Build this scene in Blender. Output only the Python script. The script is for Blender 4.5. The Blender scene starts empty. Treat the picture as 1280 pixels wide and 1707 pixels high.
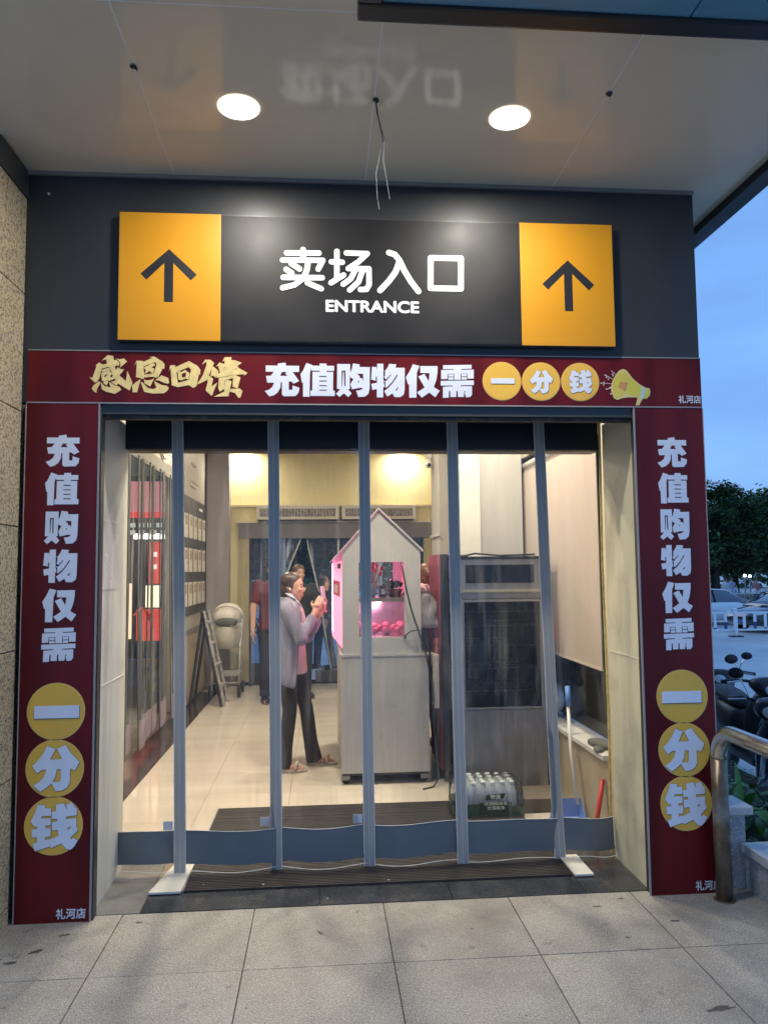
import bpy, bmesh, math, random
from mathutils import Vector, Matrix, Euler
PI = math.pi
SC = bpy.context.scene
COL = SC.collection
random.seed(7)
# brightness settings
SKYSTR = 0.15
CANW = 20
ROOMW = 42

# ------------------------------------------------------------------ camera
cam_data = bpy.data.cameras.new('camera')
cam = bpy.data.objects.new('camera', cam_data)
COL.objects.link(cam)
FW = Vector((0.0806554, 0.99381308, 0.07635622))
RT = Vector((0.99673499, -0.08012963, -0.0099296))
UP = Vector((0.00374977, -0.07690779, 0.99703116))
m3 = Matrix((RT, UP, -FW)).transposed()
cam.matrix_world = Matrix.Translation((0, -3.728, 1.58)) @ m3.to_4x4()
cam_data.sensor_fit = 'VERTICAL'
cam_data.sensor_height = 36
cam_data.lens = 1278.87 / 1707 * 36
cam_data.clip_end = 1500
SC.camera = cam

# ------------------------------------------------------------------ world, sun, exposure
world = bpy.data.worlds.new('World')
SC.world = world
world.use_nodes = True
nt = world.node_tree
bg = nt.nodes['Background']
sky = nt.nodes.new('ShaderNodeTexSky')
sky.sky_type = 'NISHITA'
sky.sun_disc = False
sky.sun_elevation = math.radians(26)
sky.sun_rotation = math.radians(-32)
sky.air_density = 1.0
sky.dust_density = 0.0
sky.ozone_density = 5.0
tint = nt.nodes.new('ShaderNodeMix')
tint.data_type = 'RGBA'; tint.blend_type = 'MULTIPLY'
tint.inputs[0].default_value = 1.0
tint.inputs[7].default_value = (0.98, 1.0, 1.22, 1)
nt.links.new(sky.outputs[0], tint.inputs[6])
# faint dusk clouds, procedural
tc = nt.nodes.new('ShaderNodeTexCoord'); mp = nt.nodes.new('ShaderNodeMapping')
mp.inputs['Scale'].default_value = (1.5, 1.5, 6)
nz = nt.nodes.new('ShaderNodeTexNoise'); nz.inputs['Scale'].default_value = 2.2; nz.inputs['Detail'].default_value = 4
cr = nt.nodes.new('ShaderNodeMapRange'); cr.inputs[1].default_value = .35; cr.inputs[2].default_value = .75
cr.inputs[3].default_value = .88; cr.inputs[4].default_value = 1.14
mul = nt.nodes.new('ShaderNodeMix'); mul.data_type = 'RGBA'; mul.blend_type = 'MULTIPLY'; mul.inputs[0].default_value = 1
nt.links.new(tc.outputs['Generated'], mp.inputs[0]); nt.links.new(mp.outputs[0], nz.inputs[0]); nt.links.new(nz.outputs[0], cr.inputs[0])
flat = nt.nodes.new('ShaderNodeMix'); flat.data_type = 'RGBA'; flat.inputs[0].default_value = .78
flat.inputs[7].default_value = (1.45, 3.15, 6.5, 1)
nt.links.new(tint.outputs[2], flat.inputs[6]); nt.links.new(flat.outputs[2], mul.inputs[6]); nt.links.new(cr.outputs[0], mul.inputs[7]); nt.links.new(mul.outputs[2], bg.inputs[0])
bg.inputs[1].default_value = SKYSTR
sun = bpy.data.objects.new('dusk_sun', bpy.data.lights.new('dusk_sun', 'SUN'))
COL.objects.link(sun)
sun.data.energy = 0.7
sun.data.angle = math.radians(40)
sun.data.color = (.80, .90, 1)
_az, _el = math.radians(-32), math.radians(26)      # last light from behind the building, to the left
sun.rotation_euler = Vector((math.sin(_az) * math.cos(_el), math.cos(_az) * math.cos(_el), math.sin(_el))).to_track_quat('Z', 'Y').to_euler()
SC.view_settings.view_transform = 'Standard'
SC.view_settings.look = 'None'
SC.view_settings.exposure = 0
SC.view_settings.gamma = 1
SC.view_settings.use_curve_mapping = False
SC.cycles.max_bounces = 10
SC.cycles.transparent_max_bounces = 24
SC.cycles.sample_clamp_indirect = 4
SC.cycles.use_denoising = True

# ------------------------------------------------------------------ materials
MATS = {}
def mat(name, col, rough=.6, metal=0., var=0., scale=8., bump=0., bscale=None, stretch=None, spec=None,
        emit=None, es=0., speck=None, speck_scale=120., dirt=None, dirt_scale=1.2, coat=0., alpha=1., trans=0., coords='Object', detail=5, rand=0.):
    if name in MATS: return MATS[name]
    m = bpy.data.materials.new(name); m.use_nodes = True
    t = m.node_tree; b = t.nodes['Principled BSDF']; L = t.links.new
    b.inputs['Roughness'].default_value = rough
    b.inputs['Metallic'].default_value = metal
    if spec is not None: b.inputs['Specular IOR Level'].default_value = spec
    if coat: b.inputs['Coat Weight'].default_value = coat; b.inputs['Coat Roughness'].default_value = .08
    if alpha < 1: b.inputs['Alpha'].default_value = alpha
    if trans: b.inputs['Transmission Weight'].default_value = trans; b.inputs['IOR'].default_value = 1.3
    if emit: b.inputs['Emission Color'].default_value = (*emit, 1); b.inputs['Emission Strength'].default_value = es
    c = t.nodes.new('ShaderNodeTexCoord'); mpn = t.nodes.new('ShaderNodeMapping'); L(c.outputs[coords], mpn.inputs[0])
    if stretch: mpn.inputs['Scale'].default_value = stretch
    n = t.nodes.new('ShaderNodeTexNoise'); n.inputs['Scale'].default_value = scale; n.inputs['Detail'].default_value = detail
    L(mpn.outputs[0], n.inputs[0])
    v = max(var, .03)
    r = t.nodes.new('ShaderNodeMapRange'); r.inputs[1].default_value = .3; r.inputs[2].default_value = .7
    r.inputs[3].default_value = 1 - v; r.inputs[4].default_value = 1 + v
    L(n.outputs[0], r.inputs[0])
    mx = t.nodes.new('ShaderNodeMix'); mx.data_type = 'RGBA'; mx.blend_type = 'MULTIPLY'; mx.inputs[0].default_value = 1
    mx.inputs[6].default_value = (*col, 1); L(r.outputs[0], mx.inputs[7])
    out = mx.outputs[2]
    if speck:
        for k, (sc_, th, cc) in enumerate(speck):
            vn = t.nodes.new('ShaderNodeTexNoise'); vn.inputs['Scale'].default_value = sc_; vn.inputs['Detail'].default_value = 2
            L(mpn.outputs[0], vn.inputs[0])
            rr = t.nodes.new('ShaderNodeMapRange'); rr.inputs[1].default_value = th; rr.inputs[2].default_value = th + .05
            L(vn.outputs[0], rr.inputs[0])
            m2 = t.nodes.new('ShaderNodeMix'); m2.data_type = 'RGBA'; L(rr.outputs[0], m2.inputs[0]); L(out, m2.inputs[6])
            m2.inputs[7].default_value = (*cc, 1); out = m2.outputs[2]
    if dirt:
        dn = t.nodes.new('ShaderNodeTexNoise'); dn.inputs['Scale'].default_value = dirt_scale; dn.inputs['Detail'].default_value = 8
        dn.inputs['Roughness'].default_value = .65
        L(c.outputs['Object'], dn.inputs[0])
        rr = t.nodes.new('ShaderNodeMapRange'); rr.inputs[1].default_value = dirt[0]; rr.inputs[2].default_value = dirt[1]; rr.inputs[4].default_value = dirt[2]
        L(dn.outputs[0], rr.inputs[0])
        m2 = t.nodes.new('ShaderNodeMix'); m2.data_type = 'RGBA'; L(rr.outputs[0], m2.inputs[0]); L(out, m2.inputs[6])
        m2.inputs[7].default_value = (*dirt[3], 1); out = m2.outputs[2]
    if rand:   # each piece a little lighter or darker than its neighbours
        oi = t.nodes.new('ShaderNodeObjectInfo'); ro = t.nodes.new('ShaderNodeMapRange'); ro.inputs[3].default_value = 1 - rand; ro.inputs[4].default_value = 1 + rand
        L(oi.outputs['Random'], ro.inputs[0]); m3_ = t.nodes.new('ShaderNodeMix'); m3_.data_type = 'RGBA'; m3_.blend_type = 'MULTIPLY'; m3_.inputs[0].default_value = 1
        L(out, m3_.inputs[6]); L(ro.outputs[0], m3_.inputs[7]); out = m3_.outputs[2]
    L(out, b.inputs['Base Color'])
    if bump:
        bn = t.nodes.new('ShaderNodeTexNoise'); bn.inputs['Scale'].default_value = bscale or scale * 3; bn.inputs['Detail'].default_value = 3
        L(mpn.outputs[0], bn.inputs[0])
        bp = t.nodes.new('ShaderNodeBump'); bp.inputs['Strength'].default_value = bump; bp.inputs['Distance'].default_value = .01
        L(bn.outputs[0], bp.inputs['Height']); L(bp.outputs[0], b.inputs['Normal'])
    # roughness wear
    r3 = t.nodes.new('ShaderNodeMapRange'); r3.inputs[1].default_value = .3; r3.inputs[2].default_value = .7
    r3.inputs[3].default_value = max(.02, rough * .85); r3.inputs[4].default_value = min(1, rough * 1.15)
    L(n.outputs[0], r3.inputs[0]); L(r3.outputs[0], b.inputs['Roughness'])
    MATS[name] = m
    return m

def emis(name, col, s):
    if name in MATS: return MATS[name]
    m = mat(name, col, .5, emit=col, es=s)
    return m

def film(name, tint_col, haze, gloss_rough=.08, streak=18., fres=1.25, wav=.25):
    """thin clear pvc film: transparent, a little milky in streaks, glossy at the surface"""
    if name in MATS: return MATS[name]
    m = bpy.data.materials.new(name); m.use_nodes = True
    t = m.node_tree; L = t.links.new
    for n_ in list(t.nodes):
        if n_.type != 'OUTPUT_MATERIAL': t.nodes.remove(n_)
    o = [n_ for n_ in t.nodes if n_.type == 'OUTPUT_MATERIAL'][0]
    tr = t.nodes.new('ShaderNodeBsdfTransparent'); tr.inputs[0].default_value = (*tint_col, 1)
    df = t.nodes.new('ShaderNodeBsdfTranslucent'); df.inputs[0].default_value = (.8, .82, .84, 1)
    d2 = t.nodes.new('ShaderNodeBsdfDiffuse'); d2.inputs[0].default_value = (.75, .78, .8, 1)
    ad = t.nodes.new('ShaderNodeMixShader'); ad.inputs[0].default_value = .5; L(df.outputs[0], ad.inputs[1]); L(d2.outputs[0], ad.inputs[2])
    gl = t.nodes.new('ShaderNodeBsdfGlossy'); gl.inputs['Roughness'].default_value = gloss_rough
    c = t.nodes.new('ShaderNodeTexCoord'); mpn = t.nodes.new('ShaderNodeMapping'); mpn.inputs['Scale'].default_value = (1, 1, .08)
    L(c.outputs['Object'], mpn.inputs[0])
    nz_ = t.nodes.new('ShaderNodeTexNoise'); nz_.inputs['Scale'].default_value = streak; nz_.inputs['Detail'].default_value = 6
    L(mpn.outputs[0], nz_.inputs[0])
    rr = t.nodes.new('ShaderNodeMapRange'); rr.inputs[1].default_value = .52; rr.inputs[2].default_value = .78
    rr.inputs[3].default_value = haze * .22; rr.inputs[4].default_value = haze * 3.4; L(nz_.outputs[0], rr.inputs[0])
    m1 = t.nodes.new('ShaderNodeMixShader'); L(rr.outputs[0], m1.inputs[0]); L(tr.outputs[0], m1.inputs[1]); L(ad.outputs[0], m1.inputs[2])
    n3 = t.nodes.new('ShaderNodeTexNoise'); n3.inputs['Scale'].default_value = 3.5; n3.inputs['Detail'].default_value = 3
    mp2 = t.nodes.new('ShaderNodeMapping'); mp2.inputs['Scale'].default_value = (1, 1, .35); L(c.outputs['Object'], mp2.inputs[0]); L(mp2.outputs[0], n3.inputs[0])
    bp = t.nodes.new('ShaderNodeBump'); bp.inputs['Strength'].default_value = wav; bp.inputs['Distance'].default_value = .08
    L(n3.outputs[0], bp.inputs['Height']); L(bp.outputs[0], gl.inputs['Normal'])
    fr = t.nodes.new('ShaderNodeFresnel'); fr.inputs[0].default_value = fres; L(bp.outputs[0], fr.inputs['Normal'])
    m2 = t.nodes.new('ShaderNodeMixShader')
    if fres > 1.001: L(fr.outputs[0], m2.inputs[0])
    else: m2.inputs[0].default_value = .045
    L(m1.outputs[0], m2.inputs[1]); L(gl.outputs[0], m2.inputs[2])
    L(m2.outputs[0], o.inputs[0])
    MATS[name] = m
    return m

# ------------------------------------------------------------------ object helpers
def origin_of(o):
    p = Vector((0, 0, 0))
    while o is not None:
        p += Vector(o.location); o = o.parent
    return p
def tag(o, label=None, cat=None, group=None, kind=None):
    if label: o['label'] = label
    if cat: o['category'] = cat
    if group: o['group'] = group
    if kind: o['kind'] = kind
    return o
def thing(name, label, cat, loc=(0, 0, 0), group=None, kind=None):
    o = bpy.data.objects.new(name, None); COL.objects.link(o); o.location = loc
    o.empty_display_size = .1
    return tag(o, label, cat, group, kind)
def copy_tree(o, parent=None):
    c = o.copy(); COL.objects.link(c); c.parent = parent
    for ch in list(o.children):
        copy_tree(ch, c)
    return c
class MB:
    def __init__(s): s.v = []; s.f = []; s.m = []; s.cur = 0
    def add(s, vs, fs):
        k = len(s.v); s.v += [tuple(p) for p in vs]; s.f += [tuple(i + k for i in f) for f in fs]; s.m += [s.cur] * len(fs); return s
    def box(s, x0, x1, y0, y1, z0, z1, bev=0.):
        if bev <= 0:
            vs = [(x0, y0, z0), (x1, y0, z0), (x1, y1, z0), (x0, y1, z0), (x0, y0, z1), (x1, y0, z1), (x1, y1, z1), (x0, y1, z1)]
            return s.add(vs, [(0, 3, 2, 1), (4, 5, 6, 7), (0, 1, 5, 4), (1, 2, 6, 5), (2, 3, 7, 6), (3, 0, 4, 7)])
        b = bmesh.new(); bmesh.ops.create_cube(b, size=1)
        for v in b.verts: v.co = Vector(((x0 + x1) / 2 + v.co.x * (x1 - x0), (y0 + y1) / 2 + v.co.y * (y1 - y0), (z0 + z1) / 2 + v.co.z * (z1 - z0)))
        bmesh.ops.bevel(b, geom=b.edges[:], offset=bev, segments=2, affect='EDGES', profile=.7)
        b.verts.index_update()
        s.add([v.co[:] for v in b.verts], [[v.index for v in f.verts] for f in b.faces]); b.free(); return s
    def obox(s, c, hx, hy, hz, rot=(0, 0, 0)):
        R_ = Euler(rot).to_matrix(); c = Vector(c)
        vs = [c + R_ @ Vector((a * hx, b * hy, d * hz)) for d in (-1, 1) for a, b in ((-1, -1), (1, -1), (1, 1), (-1, 1))]
        return s.add(vs, [(0, 3, 2, 1), (4, 5, 6, 7), (0, 1, 5, 4), (1, 2, 6, 5), (2, 3, 7, 6), (3, 0, 4, 7)])
    def loft(s, rings, cap=True, closed=True):
        n = len(rings[0]); vs = [p for r in rings for p in r]; fs = []
        for i in range(len(rings) - 1):
            for j in range(n if closed else n - 1):
                a = i * n + j; b = i * n + (j + 1) % n
                fs.append((a, b, b + n, a + n))
        if cap and closed:
            fs.append(tuple(range(n - 1, -1, -1))); fs.append(tuple((len(rings) - 1) * n + j for j in range(n)))
        return s.add(vs, fs)
    def tube(s, pts, r, n=10, cap=True):
        pts = [Vector(p) for p in pts]; rs = r if isinstance(r, (list, tuple)) else [r] * len(pts)
        rings = []; up = None
        for i, p in enumerate(pts):
            d = (pts[min(i + 1, len(pts) - 1)] - pts[max(i - 1, 0)]).normalized()
            if up is None:
                up = Vector((0, 0, 1)) if abs(d.z) < .9 else Vector((0, 1, 0))
            u = (up - d * up.dot(d)).normalized(); w = d.cross(u); up = u
            rings.append([p + (u * math.cos(2 * PI * k / n) + w * math.sin(2 * PI * k / n)) * rs[i] for k in range(n)])
        return s.loft(rings, cap)
    def lathe(s, prof, c=(0, 0, 0), n=24, axis='z'):
        c = Vector(c); rings = []
        for r, h in prof:
            ring = []
            for k in range(n):
                a = 2 * PI * k / n; x, y = r * math.cos(a), r * math.sin(a)
                p = {'z': (x, y, h), 'y': (x, h, -y), 'x': (h, x, y)}[axis]
                ring.append(c + Vector(p))
            rings.append(ring)
        return s.loft(rings)
    def ell(s, c, rx, ry, rz, n=14, m=9, rot=None):
        c = Vector(c); rings = []
        R_ = Euler(rot).to_matrix() if rot else Matrix.Identity(3)
        for i in range(m + 1):
            t = PI * (i + .001) / (m + .002); rings.append([c + R_ @ Vector((rx * math.sin(t) * math.cos(2 * PI * k / n), ry * math.sin(t) * math.sin(2 * PI * k / n), -rz * math.cos(t))) for k in range(n)])
        return s.loft(rings)
    def prism(s, pts, y0, y1):
        """pts (x,z) convex or simple outline, extruded y0..y1 (y0 towards the viewer)"""
        n = len(pts)
        a = sum(pts[i][0] * pts[(i + 1) % n][1] - pts[(i + 1) % n][0] * pts[i][1] for i in range(n))
        if a < 0: pts = pts[::-1]
        vs = [(x, y0, z) for x, z in pts] + [(x, y1, z) for x, z in pts]
        fs = [tuple(range(n)), tuple(range(2 * n - 1, n - 1, -1))] + [((i + 1) % n, i, i + n, (i + 1) % n + n) for i in range(n)]
        return s.add(vs, fs)
    def build(s, name, mt, parent=None, smooth=False, label=None, cat=None, group=None, kind=None, loc=None, bevel=0., solid=0., sub=0):
        off = origin_of(parent) if parent is not None else Vector((0, 0, 0))
        l = Vector(loc) if loc is not None else Vector((0, 0, 0))
        me = bpy.data.meshes.new(name)
        me.from_pydata([tuple(Vector(p) - off - l) for p in s.v], [], s.f)
        for m_ in (mt if isinstance(mt, (list, tuple)) else [mt]): me.materials.append(m_)
        if isinstance(mt, (list, tuple)):
            me.polygons.foreach_set('material_index', s.m)
        if smooth: me.polygons.foreach_set('use_smooth', [True] * len(me.polygons))
        o = bpy.data.objects.new(name, me); COL.objects.link(o); o.location = l
        if parent is not None: o.parent = parent
        if solid:
            q = o.modifiers.new('solid', 'SOLIDIFY'); q.thickness = solid; q.offset = 0
        if bevel:
            q = o.modifiers.new('bevel', 'BEVEL'); q.width = bevel; q.segments = 2; q.limit_method = 'ANGLE'; q.harden_normals = False
        if sub:
            q = o.modifiers.new('sub', 'SUBSURF'); q.levels = sub; q.render_levels = sub
        return tag(o, label, cat, group, kind)

def from_data(name, me, parent=None, loc=(0, 0, 0), rot=(0, 0, 0), **kw):
    o = bpy.data.objects.new(name, me); COL.objects.link(o); o.location = loc; o.rotation_euler = rot
    if parent is not None: o.parent = parent
    return tag(o, **kw)

def outline(name, loops, y_front, depth, mt, parent, nstack=0):
    """flat cut letters: loops of (x,z); first is the outline, the others are holes"""
    c = bpy.data.curves.new(name, 'CURVE'); c.dimensions = '2D'; c.fill_mode = 'BOTH'; c.extrude = depth / 2
    for lp in loops:
        sp = c.splines.new('POLY'); sp.points.add(len(lp) - 1)
        for i, (x, z) in enumerate(lp): sp.points[i].co = (x, z, 0, 1)
        sp.use_cyclic_u = True
    t = bpy.data.objects.new('tmp', c); COL.objects.link(t)
    bpy.context.view_layer.update()
    me = bpy.data.meshes.new_from_object(t.evaluated_get(bpy.context.evaluated_depsgraph_get()))
    bpy.data.objects.remove(t)
    vs = [(v.co.x, y_front + depth / 2 - v.co.z, v.co.y) for v in me.vertices]
    fs = [tuple(p.vertices)[:] for p in me.polygons]
    b = MB(); b.add(vs, fs)
    return b

GLYPH = {}
def glyph(ch):
    """outline mesh of one character of the built-in font: verts (x,y) unit box, faces"""
    if ch in GLYPH: return GLYPH[ch]
    c = bpy.data.curves.new('g', 'FONT'); c.body = ch; c.size = 1
    t = bpy.data.objects.new('tmp', c); COL.objects.link(t); bpy.context.view_layer.update()
    me = bpy.data.meshes.new_from_object(t.evaluated_get(bpy.context.evaluated_depsgraph_get()))
    bpy.data.objects.remove(t)
    xs = [v.co.x for v in me.vertices]; ys = [v.co.y for v in me.vertices]
    x0, x1, y0, y1 = min(xs), max(xs), min(ys), max(ys)
    GLYPH[ch] = ([(v.co.x, v.co.y) for v in me.vertices], [tuple(p.vertices) for p in me.polygons], (x0, x1, y0, y1))
    return GLYPH[ch]
def letter(b, ch, x0, x1, z0, z1, y, rx=.03, ry=.03, n=10, step=.00025, side=.0, slant=0.):
    """one bold character filling the box; weight is built from shifted layers of the thin outline"""
    vs, fs, (gx0, gx1, gy0, gy1) = glyph(ch)
    w = x1 - x0; h = z1 - z0; ex = rx * w; ey = ry * h
    sx = (w - 2 * ex) / max(gx1 - gx0, 1e-6); sz = (h - 2 * ey) / max(gy1 - gy0, 1e-6)
    offs = [(0, 0)] + [(math.cos(2 * PI * k / n), math.sin(2 * PI * k / n)) for k in range(n)] if rx > 0 else [(0, 0)]
    if rx > .03:   # square nib: crisp corners
        offs = [(0, 0)] + [(i / 2, j / 2) for i in (-2, -1, 0, 1, 2) for j in (-2, 2)] + [(i, j / 2) for i in (-1, 1) for j in (-1, 0, 1)] + [(-.5, 0), (.5, 0)]
    for k, (dx, dz) in enumerate(offs):
        yy = y - k * step
        P = [(x0 + ex + (px - gx0) * sx + dx * ex + slant * (py - gy0) * sz, yy, z0 + ey + (py - gy0) * sz + dz * ey) for px, py in vs]
        b.add(P, fs)
    return b
def word(b, text, x0, x1, z0, z1, y, rx=.02, ry=.02, gap=.08, n=8, dy=.00025):
    cw = (x1 - x0) / len(text)
    for i, ch in enumerate(text):
        if ch == ' ': continue
        letter(b, ch, x0 + cw * (i + gap / 2), x0 + cw * (i + 1 - gap / 2), z0, z1, y, rx, ry, n, dy)
    return b
def latin(b, text, x0, x1, z0, z1, y, rx=.0, n=8, step=.0002):
    """proportional latin word"""
    vs, fs, (gx0, gx1, gy0, gy1) = glyph(text)
    e = rx * (z1 - z0)
    for k in range(n + 1):
        dx, dz = (0, 0) if k == 0 else (math.cos(2 * PI * k / n) * e, math.sin(2 * PI * k / n) * e)
        b.add([(x0 + e + (px - gx0) / (gx1 - gx0) * (x1 - x0 - 2 * e) + dx, y - k * step, z0 + e + (py - gy0) / (gy1 - gy0) * (z1 - z0 - 2 * e) + dz) for px, py in vs], fs)
    return b
# ================================================================== SETTING
GRAN_SP = [(9., .69, (.20, .19, .17)), (30., .70, (.12, .11, .10)), (190., .56, (.14, .13, .12)), (150., .6, (.58, .56, .52)), (70., .64, (.24, .23, .21))]
m_gran = mat('paving granite', (.34, .325, .29), .55, rand=.07, var=.14, scale=3, speck=GRAN_SP, bump=.25, bscale=160, dirt=(.48, .72, .6, (.14, .13, .115)), dirt_scale=1.9)
m_joint = mat('joint mortar', (.07, .065, .06), .9, var=.2)
m_dark = mat('black granite', (.035, .038, .042), .22, var=.25, scale=6, speck=[(200., .62, (.12, .12, .12))], dirt=(.5, .75, .5, (.13, .12, .11)), dirt_scale=4)
m_greystone = mat('grey threshold stone', (.17, .17, .165), .35, var=.15, scale=5, speck=[(160., .6, (.3, .3, .28))], dirt=(.5, .7, .6, (.06, .055, .05)), dirt_scale=3)
m_pillar = mat('yellow granite', (.60, .49, .30), .5, rand=.06, var=.10, scale=4, speck=[(60., .52, (.30, .25, .17)), (75., .56, (.62, .56, .44)), (85., .60, (.12, .10, .075)), (120., .63, (.04, .035, .03))], bump=.15, bscale=120)
m_asph = mat('lot concrete', (.56, .57, .57), .45, var=.12, scale=.4, bump=.15, bscale=40, dirt=(.5, .7, .4, (.17, .17, .18)), dirt_scale=.5)
m_ceilp = mat('canopy panel', (.78, .675, .49), .10, var=.03, scale=2, spec=.27)
m_navy = mat('facade navy', (.036, .040, .043), .38, var=.12, scale=2.5, stretch=(1, 1, .3), bump=.06, bscale=3)
m_black = mat('black paint', (.012, .013, .015), .4, var=.1)
m_soff = mat('dark trim', (.03, .034, .038), .4, var=.1)
m_metal = mat('grey steel', (.25, .27, .28), .4, metal=.6, var=.1, scale=20)

# paving: base slab + granite tiles with recessed joints
pav = thing('pavement', None, None, (0, 0, 0), kind='structure')
b = MB(); b.box(-3.6, 2.2, -6.6, .055, -.85, -.006); b.build('slab', m_joint, pav)
P = .6044
xs = [-.9248 + P * k for k in range(-4, 6)]
for i in range(len(xs) - 1):
    for j in range(-10, 1):
        y1 = -.507 + P * (j + 1); y0 = y1 - P
        if j == 0: y0, y1 = -.507, .055
        x0, x1 = xs[i] + .0022, min(xs[i + 1] - .0022, 2.19)
        if x1 - x0 < .05: continue
        tb = MB(); dz = random.uniform(-.0008, .0008)
        tb.box(x0, x1, y0 + .002, y1 - .002, -.03, dz, bev=.0015)
        tb.build('tile', m_gran, pav, bevel=0)
# threshold: black granite strip, grey slip at the left
thr = thing('threshold', None, None, (0, .15, 0), kind='structure')
for x0, x1 in ((-.852, -.02), (-.017, .62), (.623, 1.28), (1.283, 1.93)):
    MB().box(x0, x1, .059, .262 if x1 < 1.5 else .75, -.03, .002, bev=.001).build('stone', m_dark, thr)
MB().box(-1.43, -.855, .059, .75, -.03, .001, bev=.001).build('stone', m_greystone, thr)
# parking lot
lot = MB(); lot.box(-120, 160, -60, 220, -.95, -.70); lot.build('parking_lot', m_asph, kind='structure')
# earth behind the building at floor level
rear = MB(); rear.box(-9, 1.9, 7.62, 16, -.69, -.02); rear.build('rear_forecourt', m_asph, kind='structure')

# ---- indoor floor
m_ftile = mat('beige floor tile', (.62, .56, .47), .10, rand=.03, var=.05, scale=2, stretch=(.3, 3, 1), spec=.5)
m_fj = mat('floor joint', (.22, .18, .14), .8)
m_band = mat('dark floor band', (.05, .04, .04), .2, var=.3, scale=4)
fl = thing('floor', None, None, (0, .6, 0), kind='structure')
MB().box(-1.9, 1.79, .27, 7.62, -.3, -.006).build('screed', m_fj, fl)
xj = [-1.38] + [-.818 + .585 * k for k in range(5)] ; xj = [x for x in xj if x < 1.64] + [1.66]
yj = [.75] + [.77 + .6 * k for k in range(0, 12)]
yj = [.752, 1.37, 1.97, 2.57, 3.17, 3.77, 4.37, 4.97, 5.57, 6.17, 6.77, 7.3]
for i in range(len(xj) - 1):
    for j in range(len(yj) - 1):
        MB().box(xj[i] + .001, xj[i + 1] - .001, yj[j] + .001, yj[j + 1] - .001, -.02, 0, bev=.0008).build('floor_tile', m_ftile, fl)
for j in range(1, len(yj) - 1, 2):
    MB().box(-1.66 if 2.7 < (yj[j]) < 5.2 else -1.66, -1.382, yj[j] - .598, yj[min(j + 1, 11)] - .002, -.02, .001).build('border_stone', m_band, fl)
MB().box(-1.3, 1.66, 7.302, 7.62, -.02, .012).build('door_sill_stone', m_band, fl)

# ---- facade: navy wall over the door, jambs behind the panels
fac = thing('facade_wall', 'dark navy shop front wall above and around the entrance', 'wall', (.27, .1, 0))
MB().box(-1.44, -1.392, .09, .3, 0, 2.398).build('shade_filler', m_black, fac)  # black filler box paints the shade in the gap beside the banner
MB().box(-1.44, 1.9354, .006, .16, 2.40, 3.538, 0).build('wall_panel', m_navy, fac)
MB().box(1.597, 1.93, .006, .5, 0, 2.398).build('jamb_core', mat('jamb cream', (.62, .58, .40), .45, var=.06, scale=3, dirt=(.56, .7, .5, (.3, .27, .2)), dirt_scale=2.5), fac)
MB().box(-1.39, -1.074, .006, .62, 0, 2.398).build('jamb_core', mat('jamb white', (.56, .57, .52), .45, var=.05, scale=3, dirt=(.56, .7, .4, (.3, .3, .28)), dirt_scale=2.5), fac)
MB().box(1.583, 1.605, .004, .058, 0, 2.36).build('door_track', m_soff, fac)
MB().box(-1.0735, -1.048, .004, .06, 0, 2.36).build('door_track', m_soff, fac)
# joint lines of the jamb cladding
MB().box(1.594, 1.5968, .06, .5, 1.12, 1.124).build('cladding_joint', mat('cream edge', (.7, .66, .5), .5), fac)
MB().box(-1.0738, -1.071, .06, .6, 1.03, 1.034).build('cladding_joint', mat('white edge', (.7, .7, .66), .5), fac)
# caulk bead at the inner right edge
b = MB(); b.tube([(1.592, .54, .01), (1.597, .535, .8), (1.59, .54, 1.6), (1.598, .54, 2.42)], .007, 6); b.build('caulk_bead', mat('yellow caulk', (.6, .48, .16), .6, var=.3, scale=30), fac)
MB().box(-1.05, 1.583, .012, .05, 2.345, 2.397).build('lintel_rail', mat('lintel steel', (.055, .06, .065), .45, metal=.2, var=.1), fac)
MB().box(-1.05, 1.583, .03, .075, 2.327, 2.343).build('shutter_bar', mat('rusty shutter bar', (.03, .028, .026), .7, var=.6, scale=30, dirt=(.5, .6, .6, (.12, .07, .04)), dirt_scale=14), fac)
MB().box(-1.08, 1.6, .078, .54, 2.45, 2.52).build('lintel_soffit', m_black, fac)
MB().box(-1.08, 1.6, .585, .70, 2.26, 3.3).build('lintel_back', m_black, fac)
MB().box(-1.43, 1.935, -.012, .005, 3.522, 3.538).build('ceiling_bead', mat('white bead', (.25, .23, .20), .5), fac)
# tiny white screw mark
b = MB(); b.lathe([(0, -.006), (.006, -.006), (.006, .0)], (-1.32, .006, 3.43), 8, 'y'); b.build('screw', mat('screw white', (.7, .7, .7), .4), fac)

# ---- side wall with the shop window (right) and room shell
m_wallw = mat('wall warm grey', (.42, .37, .30), .6, var=.04, scale=2)
m_wally = mat('wall cream yellow', (.66, .595, .33), .6, var=.05, scale=1.5)
m_wallout = mat('side cladding', (.24, .25, .26), .5, var=.08)
sw = thing('side_wall', 'building side wall with long shop window beside the entrance', 'wall', (1.86, 1, 0))
MB().box(1.662, 1.93, .502, .72, 0, 3.3).build('pier', mat('pier cream', (.5, .46, .36), .5, var=.05), sw)
MB().box(1.662, 1.93, .722, 3.2, -.1, .46).build('lower_wall', mat('beige wainscot', (.42, .36, .25), .5, var=.06, scale=2), sw)
MB().box(1.662, 1.93, .722, 3.2, 2.5, 3.3).build('upper_wall', m_wallw, sw)
MB().box(1.662, 1.93, 3.202, 7.3, -.1, 3.3).build('rear_wall', m_wallw, sw)
MB().box(1.625, 1.90, .722, 3.2, .462, .49, bev=.002).build('window_sill', mat('sill stone', (.58, .57, .54), .3, var=.08, scale=6), sw)
w = MB(); w.box(1.80, 1.812, .75, 3.18, .50, 2.5); w.build('window_pane', film('window glass', (.86, .92, .92), .03, .02, 5, 1.45, .0), sw)
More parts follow.
